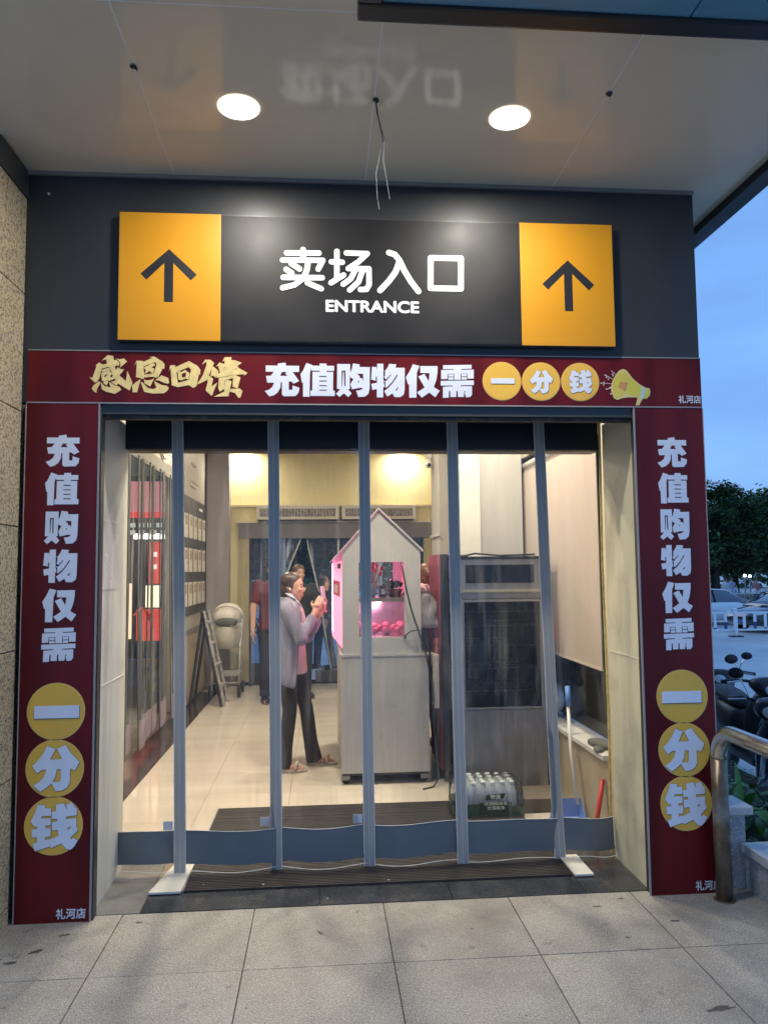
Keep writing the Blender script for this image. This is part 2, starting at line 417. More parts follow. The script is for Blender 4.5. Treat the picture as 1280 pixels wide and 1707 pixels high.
for y0, y1, z0, z1 in ((.722, .762, .49, 2.5), (3.16, 3.198, .49, 2.5), (1.92, 1.96, .49, 2.5)):
    MB().box(1.78, 1.83, y0, y1, z0, z1).build('window_frame', m_soff, sw)
MB().box(1.932, 1.938, .2, 7.3, -.1, .46).build('outer_cladding', m_wallout, sw)
# interior left wall
m_wl = mat('wall taupe', (.42, .38, .33), .55, var=.04, scale=2)
lw = thing('wall_left', None, None, (-1.7, 3, 0), kind='structure')
MB().box(-1.80, -1.62, .62, 2.74, 0, 3.3).build('wall_section', m_wl, lw)
MB().box(-1.80, -1.62, 5.28, 7.3, .001, 3.3).build('wall_section', m_wl, lw)
MB().box(-1.80, -1.62, 2.742, 5.278, 2.72, 3.3).build('wall_section', m_wl, lw)
MB().box(-1.64, -1.604, 2.742, 5.4, 2.585, 2.72).build('door_header', mat('header grey', (.2, .19, .17), .5), lw)
MB().box(-1.615, -1.604, 5.30, 7.12, .02, .84).build('wainscot', mat('wainscot beige', (.45, .38, .26), .5, var=.05), lw)
MB().box(-1.612, -1.598, 5.30, 7.12, .842, .90).build('dado_rail', mat('dado grey', (.22, .21, .2), .5), lw)
MB().box(-1.74, -1.66, 2.742, 2.80, 0, 2.58).build('door_frame', mat('frame wood', (.4, .3, .16), .5, var=.15, scale=12), lw)
MB().box(-1.60, -1.29, 7.1, 7.3, 0, 3.3).build('corner_pier', mat('pier grey lilac', (.33, .30, .30), .5, var=.04), lw)
# back wall
bw = thing('wall_back', None, None, (.2, 7.4, 0), kind='structure')
MB().box(-1.80, -1.15, 7.302, 7.6, -.1, 3.3).build('wall_section', m_wally, bw)
MB().box(1.55, 1.93, 7.302, 7.6, -.1, 3.3).build('wall_section', m_wally, bw)
MB().box(-1.148, 1.548, 7.302, 7.6, 2.29, 3.3).build('wall_section', m_wally, bw)
MB().box(-1.28, 1.66, 7.24, 7.3, 2.50, 2.53).build('cornice', mat('cornice cream', (.5, .42, .27), .5), bw)
MB().box(-1.15, -1.0, 7.22, 7.30, 0.05, 2.05).build('pilaster', mat('pilaster ochre', (.42, .36, .2), .5, var=.15, scale=8, stretch=(3, 3, .4)), bw)
MB().box(1.46, 1.58, 7.22, 7.30, 0.05, 2.05).build('pilaster', MATS['pilaster ochre'], bw)
MB().box(-1.17, 1.56, 7.2, 7.30, 2.052, 2.27).build('curtain_rail_board', mat('rail board grey', (.17, .16, .155), .5, var=.1), bw)
MB().box(-1.19, 1.58, 7.19, 7.31, 2.272, 2.29).build('rail_edge', mat('rail edge', (.6, .58, .5), .4), bw)
# column standing in the room behind the oven, and the paler strip for its lit part
m_col = mat('column grey', (.33, .325, .31), .5, var=.05, scale=3, stretch=(3, 3, .3))
col_ = thing('column', None, None, (1.3, 2.6, 0), kind='structure')
MB().box(1.13, 1.66, 2.52, 3.1, 0, 3.29).build('shaft', m_col, col_)
MB().box(1.132, 1.30, 2.50, 2.519, 1.3, 3.29).build('lit_side_strip', mat('white board', (.50, .50, .45), .4, var=.04), col_)  # pale strip paints the lit left part of the column
MB().box(1.27, 1.66, 4.5, 5.1, 0, 3.29).build('shaft', mat('column taupe', (.4, .38, .34), .5, var=.05), col_)
MB().box(1.25, 1.27, 4.48, 5.12, 1.95, 1.98).build('rail_moulding', mat('white board', (.6, .6, .6)), col_)
# room ceiling and roof void
ce = thing('ceiling', None, None, (0, 4, 3.3), kind='structure')
m_cei = mat('plaster ceiling', (.62, .58, .5), .7, var=.03)
for i, (x0, x1) in enumerate(((-1.8, -.6), (-.597, .6), (.603, 1.93))):
    for y0, y1 in ((.62, 2.8), (2.803, 5.0), (5.003, 7.6)):
        MB().box(x0, x1, y0, y1, 3.302, 3.33).build('ceiling_board', m_cei, ce)
MB().box(-1.9, 1.93, .17, 7.7, 3.56, 3.66).build('roof_slab', m_wallout, ce)

# ---- canopy
can = thing('canopy', None, None, (.2, -1, 3.54), kind='structure')
cx = [-3.6, -2.63, -1.675, -.7204, .2238, 1.1881, 2.150]
cyj = [3.4, 1.2, .0, -1.1713, -2.35, -3.1]
for i in range(len(cx) - 1):
    for j in range(len(cyj) - 1):
        y1, y0 = cyj[j], cyj[j + 1]
        if j < 2 and i < 5: continue
        x0 = cx[i] if not (j < 2) else 1.94
        o = MB().box(x0 + .0025, cx[i + 1] - .0025, y0 + .0025, y1 - .0025, 3.54, 3.57, bev=.002).build('ceiling_panel', m_ceilp, can)
MB().box(-3.6, 2.15, -3.1, .006, 3.5408, 3.9).build('deck', mat('joint sealant', (.85, .82, .78), .6), can)
MB().box(1.94, 2.15, .008, 3.4, 3.5408, 3.9).build('deck', MATS['joint sealant'], can)
MB().box(2.153, 2.25, -3.1, 3.5, 3.50, 4.1, bev=.004).build('fascia', m_black, can)
MB().box(-3.6, 2.15, -3.2, -3.102, 3.50, 4.1, bev=.004).build('fascia', m_black, can)
for x, y in ((-.7204, -.829), (.2300, -.682), (1.1885, -.784)):
    b = MB(); b.lathe([(0, 0), (.014, 0), (.011, .003), (0, .003)], (x, y, 3.5355), 10); b.ell((x + .008, y + .012, 3.536), .006, .01, .003, 8, 4); b.build('drill_hole', m_black, can, smooth=True)
# lamps in the canopy
def downlight(name, x, y, z, power, col, r, label, group, size_glow=None, spread=175, ring=True):
    t = thing(name, label, 'ceiling light', (x, y, z), group)
    prof = [(r * 1.02, -.001), (r * 1.18, -.004), (r * 1.2, .0), (r * 1.02, .002)]
    b = MB(); n = 32
    rings = [[(x + rr * math.cos(2 * PI * k / n), y + rr * math.sin(2 * PI * k / n), z + h) for k in range(n)] for rr, h in prof]
    b.loft(rings, cap=False); b.build('rim', mat('lamp rim glow', (.8, .8, .76), .4, emit=(1, .95, .85), es=1.6), t)  # rim made to glow in place of the halo round the lamp
    b = MB(); b.lathe([(r * 1.0, .0), (r * .95, -.004), (0.001, -.005)], (x, y, z), 32)
    b.build('diffuser', emis('diffuser glow ' + name, col, 22 if 'canopy' in name else 14), t, smooth=True)
    l = bpy.data.lights.new('lamp_light', 'AREA'); l.shape = 'DISK'; l.size = 2 * r; l.energy = power; l.color = col; l.spread = math.radians(spread)
    lo = bpy.data.objects.new('lamp_light', l); COL.objects.link(lo); lo.parent = t; lo.location = (0, 0, -.0075)
    return t
downlight('canopy_downlight', -.343, -.59, 3.538, CANW, (1, .93, .82), .074, 'left one of two round bright downlights recessed in canopy ceiling', 'round canopy downlights')
downlight('canopy_downlight', .819, -.587, 3.538, CANW, (1, .93, .82), .074, 'right one of two round bright downlights, nearer the car park side', 'round canopy downlights')
WARM = (1, .88, .69)
spots = [(-1.11, 7.15, 'small warm downlight over left side of back door'), (1.17, 7.15, 'small warm downlight over right side of back door'),
         (-.9, 4.4, 'warm ceiling spot midway along the strip curtain door'), (.5, 4.0, 'warm ceiling spot over the display kiosk'),
         (-.8, 1.9, 'warm ceiling spot close behind entrance curtain, left'), (.2, 1.5, 'warm ceiling spot close behind entrance curtain, centre'), (1.35, 1.1, 'warm ceiling spot over the window sill corner'), (1.35, 1.9, 'warm ceiling spot just above the glass oven')]
for x, y, lb in spots:
    downlight('ceiling_spot', x, y, 3.3, ROOMW * (.46 if y > 6 else 1 if y > 1.2 else .6), WARM, .06, lb, 'warm indoor ceiling spots')

# ---- light box sign hanging in front of canopy
m_teal = mat('teal panel', (.10, .26, .35), .35, var=.06, scale=1.5, bump=.05, bscale=4)
sb = thing('overhead_signboard', 'teal underside of big dark framed signboard above the canopy edge', 'signboard', (1.6, -1.8, 3.4))
MB().box(.122, 4.2, -1.40, -1.318, 3.395, 3.54, bev=.012).build('frame_bar', m_black, sb)
MB().box(.122, .20, -2.9, -1.402, 3.395, 3.54, bev=.012).build('frame_bar', m_black, sb)
for x0, x1 in ((.202, 1.222), (1.228, 2.6), (2.606, 4.2)):
    MB().box(x0, x1, -2.9, -1.402, 3.405, 3.54).build('panel', m_teal, sb)

# ---- dangling wires
b = MB(); b.tube([(.230, -.682, 3.537), (.235, -.67, 3.49), (.25, -.66, 3.43), (.262, -.655, 3.37)], .0022, 5)
b.tube([(.231, -.68, 3.537), (.241, -.66, 3.48), (.257, -.65, 3.42), (.268, -.65, 3.385)], .0016, 5); 
w_ = thing('loose_wire', 'loose thin electric wires dangling from the middle canopy joint', 'wire', (.23, -.68, 3.53))
b.build('insulated_lead', m_black, w_)
b = MB(); b.tube([(.262, -.655, 3.385), (.277, -.65, 3.35), (.252, -.65, 3.34), (.232, -.64, 3.24), (.236, -.64, 3.14), (.244, -.64, 3.085)], .0015, 5)
b.tube([(.266, -.655, 3.372), (.262, -.64, 3.30), (.278, -.64, 3.20), (.288, -.64, 3.13)], .0015, 5)
b.build('bare_strand', mat('bare wire', (.7, .7, .68), .3, metal=.3), w_)

# ---- granite pillar at left
pl = thing('granite_pillar', 'speckled yellow granite clad pillar at left beside red banner', 'pillar', (-1.7, -.15, 0))
zj = [0, .078, .647, 1.228, 1.803, 2.352, 2.926, 3.40]
MB().box(-2.1, -1.432, -.30, .02, 0, 3.42).build('core', m_joint, pl)
for k in range(1, len(zj)):
    z0, z1 = zj[k - 1], zj[k]
    MB().box(-2.11, -1.4205, -.312, .0, z0 + .003, z1 - .003, bev=.002).build('stone_slab', m_pillar, pl)
MB().box(-2.12, -1.415, -.32, .01, 3.402, 3.538).build('capping', mat('dark bronze', (.09, .085, .075), .4, metal=.3, var=.2), pl)
MB().box(-3.6, -1.45, .04, .3, 0, 3.54).build('side_return', m_pillar, pl)

# ---- wooden light patch

# traced lettering artwork, metres on the facade plane
GOLD=[[[[(-1.053,2.602),(-1.024,2.63),(-0.998,2.625),(-0.991,2.578),(-0.984,2.556),(-0.967,2.53),(-0.937,2.503),(-0.931,2.553),(-0.906,2.496),(-0.919,2.457),(-0.972,2.49),(-0.99,2.514),(-1.006,2.549),(-1.017,2.572),(-1.027,2.588),(-1.032,2.609)]],[[(-1.08,2.579),(-1.064,2.593),(-1.047,2.583),(-1.025,2.588),(-0.985,2.608),(-0.968,2.592),(-0.969,2.58),(-1.016,2.573),(-1.051,2.563),(-1.055,2.546),(-1.061,2.517),(-1.073,2.497),(-1.082,2.494),(-1.11,2.521),(-1.095,2.517),(-1.076,2.573)]],[[(-1.054,2.555),(-1.016,2.569),(-1.012,2.554),(-1.046,2.547)]],[[(-1.055,2.542),(-1.015,2.553),(-0.996,2.532),(-1.006,2.517),(-1.016,2.506),(-1.048,2.501)],[(-1.04,2.526),(-1.024,2.539),(-1.027,2.528),(-1.037,2.521)],[(-1.013,2.525),(-1.003,2.537),(-0.997,2.529),(-1.006,2.519)]],[[(-0.984,2.556),(-0.976,2.572),(-0.963,2.562),(-0.945,2.56),(-0.967,2.532),(-0.99,2.514),(-1.015,2.503),(-1.016,2.507),(-0.996,2.53)]],[[(-0.984,2.614),(-0.97,2.609),(-0.948,2.614),(-0.932,2.599),(-0.966,2.568),(-0.963,2.592)]],[[(-1.062,2.501),(-1.056,2.493),(-1.069,2.467),(-1.074,2.449),(-1.069,2.446),(-1.081,2.446),(-1.096,2.465),(-1.088,2.481)]],[[(-1.054,2.497),(-1.036,2.477),(-1.008,2.471),(-1.016,2.499),(-0.986,2.48),(-0.968,2.476),(-0.957,2.46),(-0.987,2.44),(-1.029,2.45),(-1.049,2.462)]],[[(-1.044,2.493),(-1.036,2.502),(-1.018,2.501),(-1.026,2.48)]],[[(-1.008,2.498),(-0.984,2.506),(-0.973,2.493),(-0.98,2.481)]]],[[[(-0.9,2.578),(-0.888,2.604),(-0.858,2.603),(-0.857,2.598),(-0.815,2.618),(-0.827,2.623),(-0.804,2.625),(-0.763,2.599),(-0.755,2.585),(-0.756,2.564),(-0.763,2.568),(-0.784,2.526),(-0.794,2.521),(-0.811,2.526),(-0.852,2.522),(-0.854,2.514),(-0.89,2.523),(-0.887,2.598)],[(-0.856,2.575),(-0.838,2.583),(-0.82,2.591),(-0.8,2.599),(-0.793,2.587),(-0.806,2.543),(-0.852,2.535)]],[[(-0.855,2.57),(-0.833,2.581),(-0.82,2.59),(-0.807,2.593),(-0.798,2.584),(-0.818,2.571),(-0.803,2.566),(-0.809,2.543),(-0.819,2.546),(-0.828,2.555),(-0.834,2.548),(-0.851,2.538),(-0.843,2.558)]],[[(-0.87,2.513),(-0.869,2.506),(-0.883,2.449),(-0.904,2.448),(-0.908,2.483)]],[[(-0.868,2.499),(-0.859,2.498),(-0.832,2.47),(-0.808,2.465),(-0.792,2.472),(-0.805,2.505),(-0.767,2.485),(-0.745,2.483),(-0.733,2.471),(-0.742,2.456),(-0.758,2.445),(-0.808,2.443),(-0.85,2.451)]],[[(-0.852,2.512),(-0.84,2.507),(-0.819,2.51),(-0.804,2.517),(-0.822,2.477),(-0.849,2.493)]],[[(-0.799,2.509),(-0.769,2.533),(-0.736,2.52),(-0.733,2.497),(-0.737,2.492),(-0.755,2.495),(-0.78,2.507)]]],[[[(-0.735,2.553),(-0.728,2.583),(-0.705,2.583),(-0.703,2.574),(-0.64,2.605),(-0.599,2.582),(-0.584,2.562),(-0.585,2.537),(-0.591,2.54),(-0.602,2.482),(-0.617,2.472),(-0.64,2.486),(-0.691,2.475),(-0.72,2.484),(-0.727,2.571)],[(-0.698,2.549),(-0.64,2.575),(-0.629,2.562),(-0.64,2.512),(-0.691,2.496)]],[[(-0.693,2.551),(-0.679,2.554),(-0.676,2.549),(-0.658,2.561),(-0.635,2.545),(-0.642,2.513),(-0.654,2.518),(-0.675,2.509),(-0.688,2.512)],[(-0.674,2.54),(-0.653,2.549),(-0.654,2.527),(-0.671,2.522)]]],[[[(-0.578,2.587),(-0.563,2.613),(-0.538,2.613),(-0.518,2.597),(-0.53,2.572),(-0.545,2.53),(-0.553,2.513),(-0.583,2.497),(-0.601,2.49),(-0.583,2.518),(-0.572,2.538),(-0.555,2.589),(-0.557,2.603)]],[[(-0.53,2.572),(-0.523,2.58),(-0.497,2.557),(-0.501,2.543),(-0.511,2.523),(-0.519,2.533),(-0.536,2.532)]],[[(-0.553,2.53),(-0.538,2.532),(-0.523,2.518),(-0.531,2.481),(-0.502,2.501),(-0.524,2.45),(-0.522,2.444),(-0.532,2.435),(-0.559,2.461),(-0.549,2.503)]],[[(-0.511,2.577),(-0.494,2.6),(-0.469,2.592),(-0.469,2.61),(-0.481,2.604),(-0.469,2.626),(-0.436,2.627),(-0.436,2.611),(-0.423,2.613),(-0.386,2.599),(-0.408,2.583),(-0.4,2.573),(-0.358,2.549),(-0.375,2.536),(-0.376,2.543),(-0.415,2.539),(-0.469,2.531),(-0.507,2.523),(-0.501,2.545),(-0.49,2.549),(-0.5,2.584)],[(-0.469,2.579),(-0.465,2.574),(-0.469,2.569)],[(-0.441,2.582),(-0.433,2.593),(-0.436,2.585)],[(-0.442,2.559),(-0.411,2.571),(-0.409,2.569)]],[[(-0.496,2.523),(-0.417,2.538),(-0.392,2.527),(-0.405,2.472),(-0.43,2.48),(-0.428,2.524),(-0.469,2.511),(-0.47,2.47),(-0.491,2.455),(-0.499,2.472)]],[[(-0.467,2.511),(-0.451,2.514),(-0.434,2.507),(-0.442,2.469),(-0.449,2.433),(-0.52,2.43),(-0.47,2.456)]],[[(-0.442,2.469),(-0.394,2.472),(-0.382,2.459),(-0.392,2.427),(-0.401,2.424),(-0.418,2.449),(-0.443,2.456)]]]]
MEGA={'body':[(1.529,2.591),(1.545,2.583),(1.576,2.542),(1.609,2.513),(1.639,2.496),(1.662,2.491),(1.666,2.472),(1.66,2.452),(1.646,2.439),(1.625,2.438),(1.613,2.42),(1.605,2.404),(1.587,2.404),(1.595,2.431),(1.597,2.445),(1.554,2.445),(1.526,2.442),(1.491,2.431),(1.475,2.439),(1.462,2.471),(1.461,2.498),(1.472,2.534),(1.489,2.562),(1.508,2.583)],'horn':[(1.544,2.574),(1.571,2.538),(1.604,2.508),(1.62,2.499),(1.609,2.452),(1.554,2.458),(1.536,2.462),(1.549,2.517),(1.548,2.551)],'mouth':[(1.526,2.583),(1.54,2.576),(1.546,2.549),(1.546,2.517),(1.534,2.476),(1.512,2.448),(1.491,2.439),(1.478,2.448),(1.469,2.471),(1.468,2.505),(1.476,2.532),(1.495,2.562)],'core':[(1.497,2.528),(1.505,2.523),(1.505,2.512),(1.498,2.5),(1.489,2.5),(1.482,2.509),(1.487,2.523)],'orange':[(1.506,2.523),(1.548,2.521),(1.542,2.499),(1.532,2.476),(1.498,2.496)],'band':[(1.621,2.497),(1.644,2.492),(1.637,2.463),(1.627,2.439),(1.611,2.445)],'tail':[(1.646,2.489),(1.659,2.487),(1.662,2.472),(1.657,2.454),(1.645,2.443),(1.634,2.443)]}
SPARK=[[(1.433,2.558),(1.472,2.537)],[(1.41,2.516),(1.465,2.514)],[(1.437,2.484),(1.461,2.492)],[(1.466,2.581),(1.485,2.563)]]
DOTS=[(1.433,2.558),(1.449,2.538),(1.41,2.516),(1.471,2.564),(1.424,2.508),(1.456,2.494),(1.437,2.486),(1.439,2.547),(1.474,2.555),(1.459,2.462),(1.425,2.521)]
HANZI=[[(-0.086,3.14),(-0.086,3.087)],[(-0.165,3.121),(-0.01,3.124)],[(-0.184,3.085),(0.009,3.088),(-0.013,3.044)],[(-0.143,3.069),(-0.103,3.043)],[(-0.167,3.039),(-0.141,3.021)],[(-0.181,2.999),(0.006,3.001)],[(-0.062,3.079),(-0.068,3.037),(-0.086,2.995),(-0.129,2.962),(-0.184,2.947)],[(-0.065,2.974),(0.001,2.946)],[(0.051,3.082),(0.104,3.081)],[(0.078,3.135),(0.077,2.998)],[(0.049,2.977),(0.11,3.017)],[(0.124,3.128),(0.226,3.127),(0.183,3.085),(0.133,3.05),(0.233,3.051),(0.234,2.972),(0.221,2.948),(0.191,2.946)],[(0.166,3.042),(0.145,3.0),(0.108,2.971)],[(0.203,3.043),(0.182,2.984),(0.139,2.943)],[(0.332,3.135),(0.361,3.126),(0.383,3.098),(0.406,3.048),(0.438,2.993),(0.475,2.943)],[(0.383,3.09),(0.364,3.038),(0.33,2.991),(0.287,2.944)],[(0.538,3.113),(0.688,3.114),(0.685,2.96),(0.535,2.96),(0.538,3.113)]]
HEAVY={'充':[[[(0.026,0.909),(0.378,0.909),(0.375,0.97),(0.6,1.0),(0.612,0.909),(0.993,0.909),(0.993,0.727),(0.802,0.727),(0.993,0.461),(0.832,0.379),(0.766,0.445),(0.693,0.445),(0.693,0.2),(0.795,0.2),(0.799,0.329),(1.0,0.261),(0.978,0.124),(0.89,0.018),(0.553,0.006),(0.495,0.056),(0.495,0.42),(0.458,0.42),(0.451,0.261),(0.378,0.124),(0.261,0.033),(0.132,0.0),(0.0,0.158),(0.114,0.192),(0.217,0.276),(0.268,0.405),(0.07,0.405),(0.034,0.602),(0.173,0.612),(0.261,0.727),(0.026,0.727)],[(0.495,0.723),(0.649,0.723),(0.59,0.688),(0.649,0.609),(0.439,0.609)]]],'值':[[[(0.175,1.0),(0.357,0.932),(0.306,0.812),(0.277,0.707),(0.262,0.0),(0.073,0.0),(0.073,0.414),(0.039,0.414),(0.0,0.669),(0.073,0.767)]],[[(0.349,0.92),(0.56,0.92),(0.56,0.985),(0.761,0.985),(0.761,0.92),(0.98,0.92),(0.98,0.774),(0.761,0.774),(0.761,0.74),(0.953,0.74),(0.946,0.188),(1.0,0.18),(0.997,0.027),(0.287,0.027),(0.291,0.18),(0.339,0.188),(0.349,0.74),(0.56,0.74),(0.56,0.774),(0.325,0.774),(0.316,0.827)],[(0.543,0.62),(0.761,0.62),(0.761,0.589),(0.543,0.589)],[(0.543,0.481),(0.761,0.481),(0.761,0.451),(0.543,0.451)],[(0.543,0.346),(0.761,0.346),(0.761,0.316),(0.543,0.316)],[(0.543,0.211),(0.761,0.211),(0.761,0.18),(0.543,0.18)]]],'购':[[[(0.041,0.978),(0.42,0.978),(0.42,0.76),(0.406,0.566),(0.406,0.237),(0.348,0.237),(0.459,0.109),(0.362,0.0),(0.232,0.109),(0.101,0.0),(0.0,0.094),(0.13,0.237),(0.029,0.237)],[(0.17,0.783),(0.28,0.783),(0.28,0.326),(0.246,0.326),(0.239,0.746),(0.21,0.746),(0.188,0.326),(0.17,0.311)]],[[(0.507,1.0),(0.696,0.97),(0.696,0.895),(1.0,0.895),(0.986,0.251),(0.949,0.102),(0.848,0.019),(0.652,0.004),(0.587,0.192),(0.703,0.207),(0.79,0.251),(0.783,0.274),(0.703,0.278),(0.464,0.229),(0.425,0.386),(0.514,0.536),(0.42,0.581),(0.41,0.716),(0.457,0.805)],[(0.616,0.693),(0.801,0.693),(0.801,0.491),(0.761,0.566),(0.696,0.566),(0.703,0.618)],[(0.642,0.461),(0.674,0.488),(0.683,0.443),(0.652,0.428)]]],'物':[[[(0.033,0.905),(0.159,0.899),(0.173,0.811),(0.188,1.0),(0.368,1.0),(0.368,0.804),(0.414,0.796),(0.414,0.615),(0.361,0.615),(0.368,0.495),(0.418,0.449),(0.418,0.299),(0.354,0.306),(0.354,0.0),(0.166,0.0),(0.166,0.246),(0.033,0.216),(0.004,0.397),(0.173,0.434),(0.173,0.615),(0.14,0.615),(0.14,0.492),(0.0,0.525)]],[[(0.541,1.0),(0.75,0.985),(0.722,0.887),(1.0,0.887),(0.988,0.223),(0.96,0.087),(0.859,0.012),(0.685,0.012),(0.628,0.118),(0.476,0.027),(0.382,0.186),(0.512,0.284),(0.657,0.449),(0.772,0.63),(0.789,0.691),(0.758,0.676),(0.628,0.465),(0.455,0.291),(0.397,0.306),(0.364,0.502),(0.44,0.48),(0.541,0.6),(0.596,0.676),(0.57,0.676),(0.44,0.532),(0.368,0.615),(0.368,0.793),(0.426,0.796),(0.498,0.902)],[(0.707,0.201),(0.758,0.276),(0.798,0.321),(0.779,0.223)]]],'仅':[[[(0.21,1.0),(0.406,0.948),(0.326,0.741),(0.304,0.0),(0.091,0.0),(0.091,0.393),(0.054,0.4),(0.0,0.607),(0.116,0.793)]],[[(0.428,0.944),(0.949,0.948),(0.942,0.748),(0.906,0.541),(0.826,0.319),(1.0,0.212),(0.865,0.015),(0.688,0.156),(0.464,0.0),(0.326,0.156),(0.551,0.304),(0.367,0.633),(0.551,0.711),(0.674,0.496),(0.706,0.733),(0.428,0.741)]]],'需':[[[(0.079,0.978),(0.935,1.0),(0.935,0.884),(0.619,0.87),(0.619,0.844),(1.0,0.858),(0.996,0.588),(0.806,0.581),(0.803,0.74),(0.604,0.733),(0.604,0.545),(0.406,0.545),(0.406,0.725),(0.209,0.718),(0.201,0.566),(0.014,0.559),(0.022,0.834),(0.403,0.845),(0.403,0.866),(0.079,0.863)]],[[(0.23,0.704),(0.386,0.708),(0.383,0.642),(0.23,0.639)]],[[(0.23,0.617),(0.386,0.62),(0.383,0.545),(0.23,0.54)]],[[(0.626,0.723),(0.784,0.728),(0.784,0.653),(0.626,0.646)]],[[(0.626,0.624),(0.784,0.627),(0.784,0.552),(0.626,0.549)]],[[(0.0,0.506),(0.996,0.53),(0.996,0.393),(0.604,0.379),(0.597,0.353),(0.935,0.357),(0.932,0.104),(0.878,0.032),(0.748,0.02),(0.712,0.162),(0.748,0.191),(0.705,0.212),(0.683,0.032),(0.511,0.029),(0.506,0.212),(0.468,0.212),(0.46,0.029),(0.285,0.025),(0.281,0.208),(0.245,0.205),(0.233,0.006),(0.058,0.0),(0.069,0.329),(0.367,0.35),(0.36,0.374),(0.0,0.364)]]],'分':[[[(0.304,0.986),(0.489,0.916),(0.377,0.69),(0.629,0.696),(0.517,0.919),(0.696,1.0),(0.808,0.824),(1.0,0.624),(0.908,0.435),(0.819,0.487),(0.802,0.452),(0.802,0.174),(0.752,0.081),(0.651,0.017),(0.506,0.0),(0.416,0.174),(0.304,0.075),(0.187,0.0),(0.03,0.133),(0.17,0.22),(0.26,0.336),(0.304,0.47),(0.22,0.476),(0.109,0.397),(0.0,0.557),(0.136,0.696),(0.248,0.858)],[(0.522,0.476),(0.612,0.476),(0.604,0.232),(0.573,0.203),(0.438,0.203),(0.494,0.313)]]],'钱':[[[(0.138,0.972),(0.307,0.96),(0.295,0.901),(0.425,0.893),(0.425,0.734),(0.245,0.731),(0.214,0.684),(0.419,0.681),(0.422,0.531),(0.318,0.528),(0.318,0.475),(0.425,0.469),(0.425,0.299),(0.312,0.294),(0.312,0.232),(0.413,0.243),(0.413,0.09),(0.104,0.0),(0.047,0.147),(0.138,0.186),(0.143,0.288),(0.03,0.29),(0.025,0.458),(0.138,0.469),(0.143,0.52),(0.098,0.503),(0.0,0.621),(0.076,0.785)]],[[(0.521,0.966),(0.701,0.989),(0.71,0.932),(0.746,0.876),(0.763,0.876),(0.735,0.949),(0.865,1.0),(0.915,0.898),(0.966,0.876),(0.966,0.74),(0.938,0.723),(0.741,0.706),(0.741,0.65),(0.958,0.667),(0.961,0.497),(0.994,0.401),(0.837,0.254),(0.865,0.215),(0.893,0.254),(1.0,0.203),(0.927,0.073),(0.848,0.006),(0.769,0.017),(0.713,0.073),(0.656,0.147),(0.442,0.051),(0.415,0.09),(0.415,0.237),(0.589,0.311),(0.572,0.433),(0.453,0.418),(0.442,0.599),(0.555,0.61),(0.549,0.667),(0.442,0.661),(0.436,0.814),(0.526,0.825)],[(0.775,0.458),(0.791,0.482),(0.853,0.486),(0.791,0.424)]]]}
# ================================================================== SIGNS
m_red = None
def red_mat():
    m = bpy.data.materials.new('maroon print'); m.use_nodes = True
    t = m.node_tree; bs = t.nodes['Principled BSDF']; L = t.links.new
    c = t.nodes.new('ShaderNodeTexCoord'); mp_ = t.nodes.new('ShaderNodeMapping'); mp_.inputs['Rotation'].default_value = (0, math.radians(38), 0)
    mp_.inputs['Scale'].default_value = (1.0, 1, .12); L(c.outputs['Object'], mp_.inputs[0])
    n = t.nodes.new('ShaderNodeTexNoise'); n.inputs['Scale'].default_value = 7; n.inputs['Detail'].default_value = 0; L(mp_.outputs[0], n.inputs[0])
    r = t.nodes.new('ShaderNodeMapRange'); r.inputs[1].default_value = .42; r.inputs[2].default_value = .58; L(n.outputs[0], r.inputs[0])
    mx = t.nodes.new('ShaderNodeMix'); mx.data_type = 'RGBA'; L(r.outputs[0], mx.inputs[0])
    mx.inputs[6].default_value = (.095, .004, .006, 1); mx.inputs[7].default_value = (.14, .007, .010, 1)
    bn_ = t.nodes.new('ShaderNodeTexNoise'); bn_.inputs['Scale'].default_value = 2.2; bn_.inputs['Detail'].default_value = 2; L(c.outputs['Object'], bn_.inputs[0])
    bp_ = t.nodes.new('ShaderNodeBump'); bp_.inputs['Strength'].default_value = .25; bp_.inputs['Distance'].default_value = .03
    L(bn_.outputs[0], bp_.inputs['Height']); L(bp_.outputs[0], bs.inputs['Normal'])
    L(mx.outputs[2], bs.inputs['Base Color']); bs.inputs['Roughness'].default_value = .36; bs.inputs['Specular IOR Level'].default_value = .28; bs.inputs['Coat Weight'].default_value = .0
    bs.inputs['Coat Roughness'].default_value = .15
    return m
m_red = red_mat()
m_lt = mat('letter white lilac', (.80, .83, .92), .35, var=.02)
m_gold = mat('gold letters', (.88, .68, .28), .4, var=.12, scale=30, bump=.1, bscale=60)
m_disc = mat('disc yellow', (.86, .50, .07), .35, var=.04)
m_rim = mat('disc rim', (.82, .55, .16), .35)
m_trim = mat('aluminium trim', (.36, .34, .33), .5, metal=.3, var=.05)

